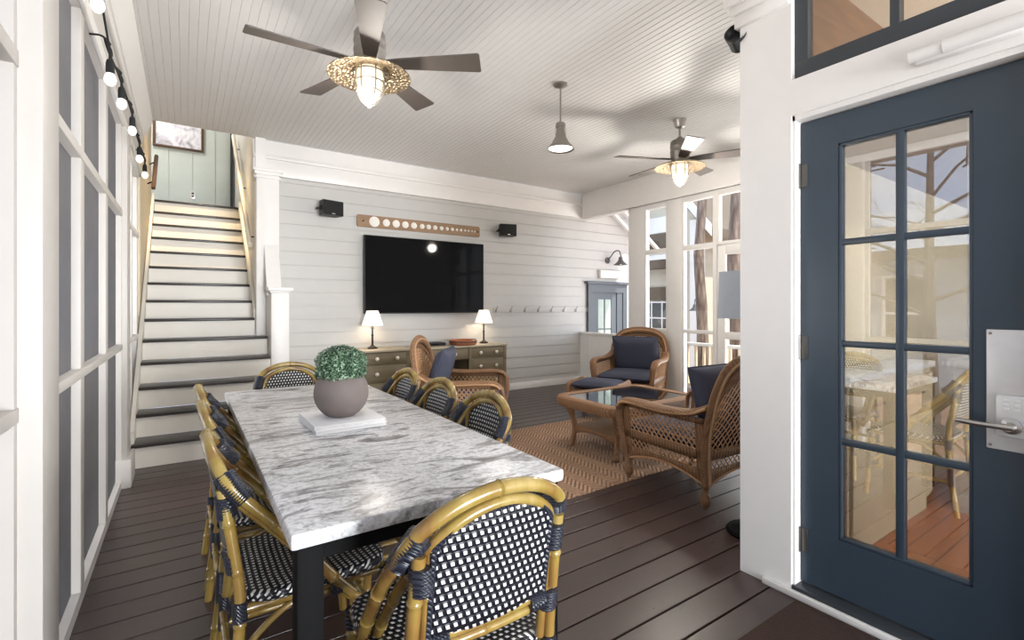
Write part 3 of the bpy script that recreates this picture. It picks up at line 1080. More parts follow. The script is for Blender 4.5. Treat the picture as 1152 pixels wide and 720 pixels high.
for k in range(7):
    g_.box(-0.05, -0.03, -0.75 + k * 0.31, -0.72 + k * 0.31, 0.9, 2.08)
for k in range(4):
    g_.box(-0.051, -0.03, -0.75, 1.2, 0.9 + k * 0.38, 0.93 + k * 0.38)
g_.build('muntins', M['trimw'], wn_)
gooseneck((9.44, 6.60, 1.25), 'small gooseneck lamp on the corner of the gabled house outside', -PI / 2)


def pine(x, y, r, label, lean=0.0):
    t_ = thing('pine_tree', label, 'tree', (x, y, -0.72), 0)
    pts = [(lean * k / 9.0 + 0.03 * math.sin(k * 1.7), 0.03 * math.cos(k * 2.1), k * 1.0) for k in range(10)]
    MB().tube(cr(pts, 3), [r * (1.15 - 0.03 * k + 0.05 * math.sin(k * 2.3)) for k in range(28)], 14).build('trunk', M['bark'], t_)
    br = MB()
    for k in range(16):
        z = 5.5 + 0.22 * k
        a = random.uniform(0, 2 * PI)
        L = random.uniform(0.8, 1.9)
        d = Vector((math.cos(a), math.sin(a), random.uniform(-0.1, 0.3))) * L
        base = Vector((lean * z / 9, 0, z))
        br.tube(cr([base, base + d * 0.5 + Vector((0, 0, 0.08)), base + d], 3), [0.03, 0.027, 0.024, 0.02, 0.016, 0.012, 0.006], 5)
    br.build('branches', M['branch'], t_)
    return t_


pine(8.3, 5.72, 0.105, 'pine trunk crossing the gabled house, left of the two seen through the windows')
pine(8.45, 5.10, 0.125, 'pine trunk behind the white glass door, right of the two')


def bare_tree(x, y, h, label, seed):
    rnd = random.Random(seed)
    t_ = thing('bare_tree', label, 'tree', (x, y, -0.72))
    tr_ = MB(); br = MB()
    tr_.tube(cr([(0, 0, 0), (0.05, 0.03, h * 0.3), (-0.04, 0.05, h * 0.6), (0.02, 0, h)], 4), [0.11 - 0.007 * k for k in range(13)], 8)
    tr_.build('trunk', M['branch'], t_)

    def rec(p, d, L, r, depth):
        q = p + d * L
        mid = p + d * L * 0.5 + Vector((rnd.uniform(-1, 1), rnd.uniform(-1, 1), rnd.uniform(-0.4, 0.6))) * L * 0.09
        br.tube([p, mid, q], [r, r * 0.8, r * 0.6], 4, cap=False)
        if depth > 0:
            for _ in range(3):
                nd = (d + Vector((rnd.uniform(-1, 1), rnd.uniform(-1, 1), rnd.uniform(-0.5, 0.7))) * 0.8).normalized()
                rec(p.lerp(q, rnd.uniform(0.45, 1.0)), nd, L * 0.66, r * 0.55, depth - 1)
    for k in range(15):
        a = rnd.uniform(0, 2 * PI)
        rec(Vector((0, 0, h * (0.30 + 0.046 * k))), Vector((math.cos(a), math.sin(a), 0.45)).normalized(), h * 0.24, 0.030, 3)
    br.build('branches', M['branch'], t_)


bare_tree(-5.2, 2.6, 6.0, 'bare branching tree reflected in the upper door panes', 3)
bare_tree(-6.3, 8.6, 4.5, 'second bare tree beyond the screened side of the porch', 5)
bare_tree(13.5, 2.5, 6.5, 'bare tree behind the pines outside the tall windows', 9)

# low neighbouring house on the screened side (seen in the door glass)
hb = thing('blue_grey_house', 'low blue grey house with pale roof reflected in the door panes', 'house', (-9.5, 3.2, -0.7))
MB().box(-4, 0, -6, 6, 0, 3.2).build('wall', M['bluesiding'], hb)
sd = MB()
for k in range(20):
    sd.box(0, 0.012, -6, 6, 0.15 + 0.15 * k, 0.15 + 0.15 * k + 0.138)
sd.build('siding_board', M['bluesiding'], hb, smooth=False)
MB().prism([(0.5, -6.4, 3.05), (0.5, -6.4, 3.25), (-3.5, -6.4, 4.8), (-3.5, -6.4, 4.6)], (0, 12.8, 0)).build('roof', M['roof'], hb, smooth=False)
MB().box(0.46, 0.52, -6.4, 6.4, 3.0, 3.26).build('fascia', M['eave'], hb)
for yy in (-3.6, -1.2, 1.0, 3.4):
    w_ = MB().box(0.0, 0.05, yy - 0.5, yy + 0.5, 0.9, 2.7, 0.005).build('window', M['trimw'], hb)
    for (a, b) in ((0.98, 1.76), (1.82, 2.62)):
        MB().box(0.04, 0.056, yy - 0.42, yy + 0.42, a, b).build('pane', M['darkglass'], w_)

# ------------------------------------------------------------------ dining table
TX0, TX1, TY0, TY1, TZ = 0.19, 0.965, 1.14, 3.25, 0.77
tcx, tcy = (TX0 + TX1) / 2, (TY0 + TY1) / 2
tab = thing('dining_table', 'long dining table with grey and white marbled stone top and black steel legs', 'table', (tcx, tcy, 0))
hx, hy = (TX1 - TX0) / 2, (TY1 - TY0) / 2
MB().box(-hx, hx, -hy, hy, TZ - 0.038, TZ, 0.008).build('tabletop', M['granite'], tab)
for sx_ in (-1, 1):
    for sy_ in (-1, 1):
        MB().box(sx_ * (hx - 0.015), sx_ * (hx - 0.073), sy_ * (hy - 0.012), sy_ * (hy - 0.07), 0, TZ - 0.038, 0.003).build('leg', M['black'], tab)
f = MB()
for sx_ in (-1, 1):
    f.box(sx_ * (hx - 0.02), sx_ * (hx - 0.055), -hy + 0.07, hy - 0.07, TZ - 0.075, TZ - 0.038)
for sy_ in (-1, 1):
    f.box(-hx + 0.073, hx - 0.073, sy_ * (hy - 0.015), sy_ * (hy - 0.05), TZ - 0.075, TZ - 0.038)
f.build('apron', M['black'], tab)


# ------------------------------------------------------------------ bistro chair
def bam(mb, pts, r, n=10, m=6, every=0.13, ph=0.04):
    P = cr(pts, m)
    # densify with node rings
    out, rad = [], []
    L = ph
    for a, b in zip(P, P[1:]):
        d = (b - a).length
        out.append(a); rad.append(r)
        L += d
        if L > every:
            L = 0
            mid = a.lerp(b, 0.5)
            dirn = (b - a).normalized()
            for q, k in ((-0.005, 1.0), (-0.002, 1.14), (0.0, 1.02), (0.002, 1.14), (0.005, 1.0)):
                if d > 0.014:
                    out.append(mid + dirn * q); rad.append(r * k)
    out.append(P[-1]); rad.append(r)
    mb.tube(out, rad, n)


def bindtube(mb, pts, r, n=12):
    P = cr(pts, 6)
    Q, R_ = [], []
    tot = sum((b - a).length for a, b in zip(P, P[1:]))
    N = max(6, int(tot / 0.0035))
    # resample
    acc = [0]
    for a, b in zip(P, P[1:]):
        acc.append(acc[-1] + (b - a).length)
    j = 0
    for i in range(N + 1):
        s_ = tot * i / N
        while j < len(acc) - 2 and acc[j + 1] < s_:
            j += 1
        u = (s_ - acc[j]) / max(1e-9, acc[j + 1] - acc[j])
        Q.append(P[j].lerp(P[j + 1], min(1, u)))
        R_.append(r * (1.0 if i % 2 else 0.93))
    mb.tube(Q, R_, n)


def hoop_pts(off=0.0, fwd=0.0):
    L = [(0.198, 0.085, 0.385), (0.202, 0.045, 0.430), (0.210, -0.045, 0.545), (0.212, -0.145, 0.668), (0.206, -0.215, 0.745), (0.190, -0.255, 0.800), (0.150, -0.275, 0.838), (0.085, -0.288, 0.868), (0.0, -0.292, 0.880)]
    pts = []
    for (x, y, z) in L:
        pts.append((x - off * (x / 0.21), y + fwd, z - off * 0.9 * (1 if z > 0.6 else 0.8)))
    return pts + [(-x, y, z) for (x, y, z) in reversed(pts[:-1])]


def make_bistro():
    c = thing('bistro_chair', 'x', 'chair', (0, 0, 0), 0, 'bamboo bistro chairs around the dining table')
    m = MB(); bam(m, hoop_pts(), 0.0165); m.build('back_hoop', M['bamboo'], c)
    m = MB(); bam(m, hoop_pts(0.034, 0.003), 0.0135, ph=0.09); m.build('inner_hoop', M['bamboo'], c)
    for s in (-1, 1):
        # rear leg with doubled upright
        m = MB()
        bam(m, [(s * 0.19, -0.262, 0), (s * 0.188, -0.235, 0.22), (s * 0.185, -0.218, 0.44), (s * 0.182, -0.235, 0.60), (s * 0.178, -0.262, 0.772)], 0.0155)
        m.build('leg', M['bamboo'], c)
        m = MB()
        bam(m, [(s * 0.158, -0.216, 0.46), (s * 0.156, -0.235, 0.60), (s * 0.152, -0.262, 0.785)], 0.0115)
        m.build('upright', M['bamboo'], c)
        m = MB()
        bam(m, [(s * 0.192, 0.205, 0), (s * 0.186, 0.192, 0.2), (s * 0.182, 0.182, 0.43)], 0.0155)
        m.build('leg', M['bamboo'], c)
        # side stretcher and curved brace
        m = MB()
        bam(m, [(s * 0.187, -0.24, 0.20), (s * 0.187, 0.19, 0.20)], 0.011)
        m.build('stretcher', M['bamboo'], c)
        m = MB()
        bam(m, [(s * 0.186, 0.19, 0.27), (s * 0.185, 0.13, 0.345), (s * 0.182, 0.04, 0.40), (s * 0.18, -0.04, 0.408)], 0.0095)
        m.build('brace', M['bamboo'], c)
        m = MB()
        bam(m, [(s * 0.186, -0.235, 0.27), (s * 0.185, -0.18, 0.345), (s * 0.182, -0.10, 0.40), (s * 0.18, -0.04, 0.408)], 0.0095)
        m.build('brace', M['bamboo'], c)
        # bindings, one ridged wrap at each joint
        for pts, r in (([(s * 0.197, -0.205, 0.738), (s * 0.188, -0.238, 0.775), (s * 0.173, -0.258, 0.808)], 0.0285),
                       ([(s * 0.168, -0.250, 0.69), (s * 0.172, -0.256, 0.75)], 0.026),
                       ([(s * 0.170, -0.227, 0.535), (s * 0.169, -0.236, 0.585)], 0.026),
                       ([(s * 0.186, -0.219, 0.40), (s * 0.185, -0.219, 0.455)], 0.0195),
                       ([(s * 0.188, 0.02, 0.418), (s * 0.192, 0.055, 0.420)], 0.026),
                       ([(s * 0.184, 0.186, 0.385), (s * 0.184, 0.184, 0.436)], 0.019),
                       ([(s * 0.188, -0.236, 0.18), (s * 0.188, -0.232, 0.29)], 0.019),
                       ([(s * 0.186, 0.191, 0.18), (s * 0.186, 0.19, 0.285)], 0.0185),
                       ([(s * 0.150, -0.236, 0.566), (s * 0.105, -0.239, 0.566)], 0.0225)):
            b = MB(); bindtube(b, pts, r); b.build('binding', M['bind'], c)
    m = MB()
    bam(m, [(-0.18, -0.236, 0.576), (0, -0.243, 0.576), (0.18, -0.236, 0.576)], 0.0115)
    m.build('back_rail', M['bamboo'], c)
    m = MB()
    bam(m, [(-0.18, -0.234, 0.553), (0, -0.241, 0.553), (0.18, -0.234, 0.553)], 0.0115, ph=0.1)
    m.build('back_rail', M['bamboo'], c)
    m = MB(); bam(m, [(-0.187, 0.192, 0.225), (0.187, 0.192, 0.225)], 0.011); m.build('stretcher', M['bamboo'], c)
    m = MB(); bam(m, [(-0.187, -0.24, 0.24), (0.187, -0.24, 0.24)], 0.011)
    m.build('stretcher', M['bamboo'], c)
    # seat frame
    m = MB()
    bam(m, [(-0.18, 0.185, 0.428), (0.18, 0.185, 0.428)], 0.0135)
    bam(m, [(-0.18, -0.205, 0.428), (0.18, -0.205, 0.428)], 0.0135)
    for s in (-1, 1):
        bam(m, [(s * 0.182, -0.205, 0.428), (s * 0.182, 0.185, 0.428)], 0.0135)
    m.build('seat_frame', M['bamboo'], c)
    # seat : rounded, lightly dished
    sp = []
    N = 40
    for k in range(N):
        a = 2 * PI * k / N
        ca, sa = math.cos(a), math.sin(a)
        ex = 0.38
        sp.append((0.205 * math.copysign(abs(ca) ** ex, ca), -0.005 + 0.212 * math.copysign(abs(sa) ** ex, sa)))
    m = MB()
    rings = []
    for (sc, z) in ((0.97, 0.435), (1.0, 0.442), (1.005, 0.452), (0.99, 0.462), (0.95, 0.467), (0.6, 0.462), (0.25, 0.459)):
        rings.append([m.bm.verts.new((x * sc, y * sc, z)) for (x, y) in sp])
    for A, B in zip(rings, rings[1:]):
        for j in range(N):
            m.bm.faces.new((A[j], A[(j + 1) % N], B[(j + 1) % N], B[j]))
    m.bm.faces.new(list(reversed(rings[0]))); m.bm.faces.new(rings[-1])
    m.build('seat', M['wseat'], c)
    # back panel inside the hoop
    m = MB()

    def ztop(x):
        q = min(1, abs(x) / 0.172)
        return 0.842 - 0.105 * q ** 3.2

    def yb(z):
        return -0.238 - (max(0, z - 0.58)) * 0.16

    def fn(u, v):
        x = (u - 0.5) * 2 * 0.150
        z = 0.575 + (ztop(x) - 0.575) * v
        return Vector((x, yb(z) - 0.012 * (1 - (2 * u - 1) ** 2), z))
    m.grid(fn, 14, 10)
    m.build('back_panel', M['wback'], c, solid=0.009)
    # dark wrapped edge of the panel
    m = MB()
    edge = [fn(u / 20, 1.0) for u in range(21)]
    m.tube(edge, 0.0085, 8)
    for u in (0, 1):
        m.tube([fn(u, v / 8) for v in range(9)], 0.0085, 8)
    m.build('panel_edge', M['bind'], c)
    return c


bc = make_bistro()
bc.location = (0.565, 1.165, 0)
bc['label'] = 'bamboo bistro chair at the near end of the table, its back to the viewer'
dup(bc, (0.578, 3.225, 0), PI, 'bamboo bistro chair at the far end of the table, before the stairs')
for x, y, rz, l in ((0.345, 1.71, -PI / 2, 'bamboo bistro chair on the screened side of the table, nearest the viewer'),
                    (0.345, 2.27, -PI / 2, 'bamboo bistro chair on the screened side of the table, middle of three'),
                    (0.345, 2.745, -PI / 2, 'bamboo bistro chair on the screened side of the table, nearest the stairs'),
                    (0.83, 1.825, PI / 2, 'bamboo bistro chair on the lounge side of the table, nearest the viewer'),
                    (0.83, 2.30, PI / 2, 'bamboo bistro chair on the lounge side of the table, middle of three'),
                    (0.83, 2.765, PI / 2, 'bamboo bistro chair on the lounge side of the table, furthest from the viewer')):
    dup(bc, (x, y, 0), rz, l)

# ------------------------------------------------------------------ books and plant on the table
for k, (l, dz, r_) in enumerate((('lower of the two white books under the round potted plant', 0.0, 0.03), ('upper of the two white books, directly under the round pot', 0.0155, 0.0))):
    bk = thing('book', l, 'book', (0.557, 2.125, TZ + dz), r_, 'white books on the dining table')
    cv = MB()
    cv.box(-0.142, 0.142, -0.155, 0.155, 0, 0.0025, 0.0008); cv.box(-0.142, 0.142, -0.155, 0.155, 0.0125, 0.015, 0.0008)
    cv.box(-0.142, -0.139, -0.155, 0.155, 0.002, 0.013)
    cv.build('cover', M['book'], bk)
    MB().box(-0.139, 0.138, -0.151, 0.151, 0.0025, 0.0125).build('pages', M['page'], bk)
pl = thing('potted_topiary', 'clipped boxwood ball in a round taupe pot on two white books', 'plant', (0.557, 2.13, TZ + 0.031))
pr = [(0.055, 0.0)]
for k in range(15):
    a = -1.05 + k * (1.05 + 0.72) / 14
    pr.append((0.112 * math.cos(a), 0.098 + 0.112 * math.sin(a)))
prof = pr + [(0.078, 0.168), (0.070, 0.15), (0.0, 0.145)]
MB().lathe(prof, n=40).build('pot', M['pot'], pl)
m = MB(); m.lathe([(0.09 * math.sin(PI * k / 12), 0.223 - 0.075 * math.cos(PI * k / 12)) for k in range(13)], n=20)
m.build('core', M['leafdark'], pl)
m = MB()
rnd = random.Random(11)
for k in range(6500):
    u, a = rnd.uniform(-0.75, 1), rnd.uniform(0, 2 * PI)
    s_ = math.sqrt(1 - u * u)
    nrm = Vector((s_ * math.cos(a), s_ * math.sin(a), u))
    rr = rnd.uniform(0.86, 1.03)
    sq = 1.0 + 0.16 * math.sin(PI * min(1, abs(u)))
    p = Vector((nrm.x * 0.096 * rr * sq, nrm.y * 0.096 * rr * sq, 0.212 + nrm.z * 0.086 * rr))
    t1 = nrm.cross(Vector((rnd.uniform(-1, 1), rnd.uniform(-1, 1), rnd.uniform(-1, 1)))).normalized()
    d = (nrm * rnd.uniform(0.2, 0.9) + t1).normalized()
    w = d.cross(nrm).normalized() * 0.0026
    L = rnd.uniform(0.006, 0.010)
    v_ = [m.bm.verts.new(q) for q in (p, p + d * L * 0.5 + w, p + d * L, p + d * L * 0.5 - w)]
    m.bm.faces.new(v_)
fo = m.build('foliage', M['leaf'], pl, smooth=False)

# ------------------------------------------------------------------ wicker furniture
def lattice(mb, fn, n, r=0.0045, m=10, k=1.0, both=True):
    """diagonal strands over the (u,v) surface fn; k = u-advance over the full v range, in strand pitches"""
    for sgn in ((1, -1) if both else (1,)):
        for i in range(-int(k * 1) - 2, n + int(k) + 3):
            pts = []
            for q in range(m + 1):
                v = q / m
                u = (i + sgn * k * (v - 0.5)) / n
                if 0 <= u <= 1:
                    pts.append(fn(u, v) + Vector((0, 0, 0)))
            if len(pts) > 1:
                mb.tube(pts, r, 4, cap=False)


def cushion(mb, hx, hy, hz, n=14, p=3.2, puff=0.25):
    """soft pillow: superellipse plan, domed thickness"""
    def pt(u, v, s):
        x, y = 2 * u - 1, 2 * v - 1
        e = (1 - abs(x) ** 4) * (1 - abs(y) ** 4)
        z = s * hz * (0.42 + 0.58 * max(0, e) ** 0.42)
        k = 1 - 0.035 * (x * x * y * y)
        return Vector((x * hx * k, y * hy * k, z))
    for s in (1, -1):
        mb.grid(lambda u, v: pt(u, v, s), n, n)
    rim = []
    for k in range(n): rim.append((k / n, 0))
    for k in range(n): rim.append((1, k / n))
    for k in range(n): rim.append((1 - k / n, 1))
    for k in range(n): rim.append((0, 1 - k / n))
    A = [mb.bm.verts.new(pt(u, v, 1)) for u, v in rim]
    B = [mb.bm.verts.new(pt(u, v, -1)) for u, v in rim]
    N = len(rim)
    C_ = []
    for (u, v) in rim:
        x, y = 2 * u - 1, 2 * v - 1
        C_.append(mb.bm.verts.new(Vector((x * (hx + hz * 0.22), y * (hy + hz * 0.22), 0))))
    for j in range(N):
        mb.bm.faces.new((A[j], A[(j + 1) % N], C_[(j + 1) % N], C_[j]))
        mb.bm.faces.new((C_[j], C_[(j + 1) % N], B[(j + 1) % N], B[j]))
    bmesh.ops.remove_doubles(mb.bm, verts=mb.bm.verts, dist=1e-5)
    rim3 = [Vector((0, 0, 0)) + c.co for c in C_]
    return rim3


def foot(mb, x, y, top=0.17):
    mb.lathe([(0.0, 0.0), (0.012, 0.0), (0.014, 0.012), (0.026, 0.022), (0.033, 0.045), (0.031, 0.07), (0.02, 0.095), (0.017, 0.11), (0.024, 0.125), (0.024, top)], (x, y, 0), 14)


def make_armchair(name='wicker_armchair'):
    c = thing(name, 'x', 'armchair', group='brown wicker armchairs with navy cushions')
    HW = 0.375          # half width at the arms
    YF, YR = 0.355, -0.335
    ZA = 0.565
    for s in (-1, 1):
        for yy in (0.335, -0.32):
            m = MB(); foot(m, s * 0.345, yy, 0.18)
            m.build('foot', M['wicker'], c)

    def apron(v_):  # arch of the lower edge, v in 0..1
        return 0.135 + 0.075 * math.sin(PI * min(1, max(0, v_))) ** 0.8

    for s in (-1, 1):
        def side(u, z, s=s):
            x = s * (0.350 + 0.035 * max(0, (z - 0.15)) / 0.42)
            return Vector((x, YF + (YR - YF) * u, z))
        pn = MB()
        # woven bands
        pn.grid(lambda u, v: side(u, apron(u) + (0.245 - apron(u)) * v * (1 if True else 0)), 18, 2)
        pn.grid(lambda u, v: side(u, 0.305 + 0.06 * v), 12, 2)
        pn.grid(lambda u, v: side(u, 0.53 + 0.035 * v), 12, 2)
        # end posts
        pn.grid(lambda u, v: side(u * 0.09, 0.14 + 0.42 * v), 2, 10)
        pn.grid(lambda u, v: side(1 - u * 0.09, 0.14 + 0.42 * v), 2, 10)
        pn.build('side_band', M['wicker'], c, solid=0.014)
        lt = MB()
        lattice(lt, lambda u, v: side(0.05 + 0.9 * u, 0.365 + 0.165 * v), 15, k=3.6)
        lattice(lt, lambda u, v: side(0.05 + 0.9 * u, 0.240 + 0.07 * v), 15, k=1.5)
        for z in (0.42, 0.475):
            lt.tube([side(0.05 + 0.9 * q / 10, z) for q in range(11)], 0.003, 4)
        # lower edge braid
        lt.tube([side(q / 20, apron(q / 20)) for q in range(21)], 0.011, 6)
        lt.build('side_lattice', M['wickerstrand'], c)
        # arm : broad rolled top curling down at the front
        a = MB()
        path = cr([(s * 0.355, -0.36, 0.640), (s * 0.372, -0.25, 0.592), (s * 0.385, -0.05, 0.572), (s * 0.390, 0.20, 0.580), (s * 0.388, 0.325, 0.572), (s * 0.382, 0.385, 0.525), (s * 0.372, 0.392, 0.44), (s * 0.358, 0.372, 0.30), (s * 0.347, 0.345, 0.15)], 5)
        N = len(path)
        rad = [0.020 + 0.006 * math.sin(PI * min(1, i / (N * 0.55))) for i in range(N)]
        a.tube(path, rad, 12, flat=2.0, up=(0, 0.3, 1))
        a.build('arm', M['wicker'], c)
        # braided edge on the arm
        e = MB()
        e.tube([p + Vector((s * 0.042, 0, -0.006)) for p in path[:25]], 0.010, 6)
        e.build('arm_braid', M['wickerstrand'], c)

    # back : arched hoop, reclined
    def back_y(z):
        return -0.335 - max(0, z - 0.42) * 0.22

    hoop = [(-0.352, 0.15), (-0.358, 0.40), (-0.366, 0.60), (-0.350, 0.74), (-0.295, 0.855), (-0.18, 0.918), (0, 0.94)]
    hoop = hoop + [(-x, z) for (x, z) in reversed(hoop[:-1])]
    hp = cr([(x, back_y(z), z) for (x, z) in hoop], 5)
    m = MB()
    m.tube(hp, 0.021, 12, flat=1.9, up=(0, 1, 0.1))
    m.build('back_hoop', M['wicker'], c)
    m = MB()
    m.tube([p + Vector((0, -0.015, 0)) for p in hp], 0.012, 6)
    m.tube([p + Vector((0, 0.018, 0)) for p in hp], 0.010, 6)
    m.build('hoop_braid', M['wickerstrand'], c)

    def zt(x):
        q = min(1, abs(x) / 0.352)
        return 0.925 * (1 - q ** 4) ** 0.25 * 0.0 + 0.60 + 0.325 * max(0, 1 - q ** 2.6) ** 0.55

    def bk(u, z):
        x = (2 * u - 1) * 0.345
        return Vector((x, back_y(z) - 0.04 * (1 - (2 * u - 1) ** 2) * min(1, max(0, (z - 0.2) / 0.3)), z))
    bb = MB()
    bb.grid(lambda u, v: bk(u, apron(u) + (0.245 - apron(u)) * v), 18, 2)
    bb.grid(lambda u, v: bk(u, 0.305 + 0.06 * v), 12, 2)
    bb.grid(lambda u, v: bk(u, zt((2 * u - 1) * 0.345) - 0.075 + 0.075 * v), 24, 2)
    bb.build('back_band', M['wicker'], c, solid=0.014)
    lt = MB()

    def bl(u, v):
        z0 = 0.365
        z1 = zt((2 * u - 1) * 0.345) - 0.06
        return bk(u, z0 + (z1 - z0) * v)
    lattice(lt, bl, 16, k=8.5, m=20)
    lattice(lt, lambda u, v: bk(u, 0.24 + 0.07 * v), 16, k=1.5)
    lt.tube([bk(q / 20, apron(q / 20)) for q in range(21)], 0.011, 6)
    lt.build('back_lattice', M['wickerstrand'], c)
    # front apron and seat deck
    m = MB()
    m.grid(lambda u, v: Vector(((2 * u - 1) * 0.345, 0.35 + 0.01 * v, apron(u) + (0.315 - apron(u)) * v)), 18, 4)
    m.build('front_apron', M['wicker'], c, solid=0.014)
    MB().box(-0.34, 0.34, -0.32, 0.355, 0.285, 0.312, 0.006).build('seat_deck', M['wicker'], c)
    # cushions
    m = MB()
    rim = cushion(m, 0.318, 0.325, 0.062)
    q = m.build('seat_cushion', M['navy'], c, ang=60, loc=(0, 0.045, 0.374))
    pp = MB(); pp.tube(rim, 0.006, 6, closed=True); pp.build('piping', M['navy'], q)
    m = MB()
    rim = cushion(m, 0.285, 0.225, 0.075)
    q = m.build('back_cushion', M['navy'], c, ang=60, loc=(0, -0.225, 0.625), rot=(math.radians(73), 0, 0))
    pp = MB(); pp.tube(rim, 0.006, 6, closed=True); pp.build('piping', M['navy'], q)
    return c


ac = make_armchair()
ac.location = (3.045, 2.12, 0.006)
ac.rotation_euler = (0, 0, math.radians(-3))
ac['label'] = 'brown wicker armchair nearest the viewer, seen from behind beside the white pier'
dup(ac, (2.24, 4.13, 0.006), math.radians(-37 - 90), 'brown wicker armchair in front of the drawer console, facing right')
dup(ac, (4.83, 4.36, 0), math.radians(206 - 90), 'brown wicker armchair by the tall windows with an ottoman before it')

# ottoman
ott = thing('wicker_ottoman', 'brown wicker ottoman with a navy cushion before the far armchair', 'ottoman', (3.93, 4.03, 0.006), math.radians(206 - 90))
for sx_ in (-1, 1):
    for sy_ in (-1, 1):
        m = MB(); foot(m, sx_ * 0.25, sy_ * 0.19, 0.18); m.build('foot', M['wicker'], ott)
m = MB()
for s in (-1, 1):
    m.grid(lambda u, v: Vector(((2 * u - 1) * 0.275, s * 0.215, (0.14 + 0.06 * math.sin(PI * u)) + (0.315 - 0.14 - 0.06 * math.sin(PI * u)) * v)), 14, 3)
    m.grid(lambda u, v: Vector((s * 0.275, (2 * u - 1) * 0.215, (0.14 + 0.06 * math.sin(PI * u)) + (0.315 - 0.14 - 0.06 * math.sin(PI * u)) * v)), 14, 3)
m.build('side_panel', M['wicker'], ott, solid=0.014)
m = MB()
for s in (-1, 1):
    m.tube(cr([(s * 0.278, -0.24, 0.20), (s * 0.282, -0.235, 0.33), (s * 0.285, -0.19, 0.375), (s * 0.285, 0, 0.37), (s * 0.285, 0.19, 0.375), (s * 0.282, 0.235, 0.33), (s * 0.278, 0.24, 0.20)], 5), 0.022, 10, flat=1.7, up=(1, 0, 0))
m.build('rolled_rim', M['wicker'], ott)
MB().box(-0.27, 0.27, -0.21, 0.21, 0.30, 0.32, 0.004).build('seat_deck', M['wicker'], ott)
m = MB(); cushion(m, 0.245, 0.205, 0.05)
m.build('seat_cushion', M['navy'], ott, ang=60, loc=(0, 0, 0.371))

# coffee table
ct = thing('coffee_table', 'brown wicker coffee table with a glass top on the jute rug', 'table', (3.325, 3.05, 0.0085))
def rrect(hx, hy, r, n=6):
    out = []
    for (cx, cy, a0) in ((hx - r, hy - r, 0), (-hx + r, hy - r, PI / 2), (-hx + r, -hy + r, PI), (hx - r, -hy + r, 1.5 * PI)):
        for k in range(n + 1):
            a = a0 + PI / 2 * k / n
            out.append((cx + r * math.cos(a), cy + r * math.sin(a)))
    return out
m = MB()
outer = rrect(0.56, 0.415, 0.16); inner = rrect(0.465, 0.32, 0.07)
N = len(outer)
rings = []
for poly, z in ((inner, 0.435), (inner, 0.452), ([(a[0] * 0.75 + b[0] * 0.25, a[1] * 0.75 + b[1] * 0.25) for a, b in zip(outer, inner)], 0.456), (outer, 0.446), ([(x * 1.012, y * 1.012) for x, y in outer], 0.425), (outer, 0.385), ([(x * 0.985, y * 0.985) for x, y in outer], 0.37), (inner, 0.38), (inner, 0.435)):
    rings.append([m.bm.verts.new((x, y, z)) for x, y in poly])
for A, B in zip(rings, rings[1:]):
    for j in range(N):
        m.bm.faces.new((A[j], A[(j + 1) % N], B[(j + 1) % N], B[j]))
m.build('top_rim', M['wicker'], ct)
m = MB()
poly = rrect(0.47, 0.325, 0.07)
m.prism([(x, y, 0.440) for x, y in poly], (0, 0, 0.007))
m.build('glass_top', M['tableglass'], ct)
MB().box(-0.465, 0.465, -0.015, 0.015, 0.405, 0.437).build('cross_bar', M['wicker'], ct)
for sx_ in (-1, 1):
    for sy_ in (-1, 1):
        m = MB()
        m.tube(cr([(sx_ * 0.44, sy_ * 0.30, 0.385), (sx_ * 0.41, sy_ * 0.275, 0.27), (sx_ * 0.40, sy_ * 0.262, 0.15), (sx_ * 0.415, sy_ * 0.272, 0.05), (sx_ * 0.435, sy_ * 0.285, 0.0)], 5), [0.046, 0.044, 0.041, 0.037, 0.033, 0.03, 0.027, 0.025, 0.024, 0.024, 0.024, 0.024, 0.025, 0.026, 0.027, 0.028, 0.03, 0.031, 0.031, 0.03, 0.028], 12)
        m.build('leg', M['wicker'], ct)
m = MB()
for s in (-1, 1):
    m.grid(lambda u, v: Vector(((2 * u - 1) * 0.41, s * 0.262, 0.10 + 0.055 * math.sin(PI * u) ** 0.7 + (0.09 - 0.055 * math.sin(PI * u) ** 0.7) * v)), 14, 2)
    m.grid(lambda u, v: Vector((s * 0.405, (2 * u - 1) * 0.262, 0.10 + 0.055 * math.sin(PI * u) ** 0.7 + (0.09 - 0.055 * math.sin(PI * u) ** 0.7) * v)), 14, 2)
m.build('apron', M['wicker'], ct, solid=0.016)
MB().box(-0.40, 0.40, -0.26, 0.26, 0.165, 0.19, 0.006).build('shelf', M['wicker'], ct)

# rug, door mat
tag(MB().box(1.85, 4.25, 2.42, 4.08, 0.0, 0.006, 0.002).build('jute_rug', M['rug']), 'brown chevron jute rug under the coffee table', 'rug')
tag(MB().box(1.50, 2.17, 0.1, 1.035, 0.0, 0.012, 0.004).build('door_mat', M['mat']), 'dark brown coir mat before the blue door', 'mat')

# floor lamp behind the pier
fp = thing('floor_lamp', 'floor lamp with pale grey drum shade behind the white pier', 'lamp', (2.62, 1.49, 0))
m = MB(); m.lathe([(0.0, 0.0), (0.125, 0.0), (0.13, 0.012), (0.12, 0.025), (0.03, 0.033), (0.012, 0.05)], n=30); m.build('base', M['black'], fp)
MB().tube(seg((0, 0, 0.04), (0, 0, 1.40), 4), 0.010, 10).build('pole', M['black'], fp)
m = MB(); m.lathe([(0.172, 1.20), (0.165, 1.46), (0.161, 1.46), (0.168, 1.20), (0.172, 1.20)], n=40, caps=False); m.build('lamp_shade', M['lampgrey'], fp)
m = MB()
for k in range(3):
    a = 2 * PI * k / 3
    m.tube(seg((0, 0, 1.39), (0.164 * math.cos(a), 0.164 * math.sin(a), 1.44), 2), 0.003, 6)
m.build('shade_ring', M['black'], fp)

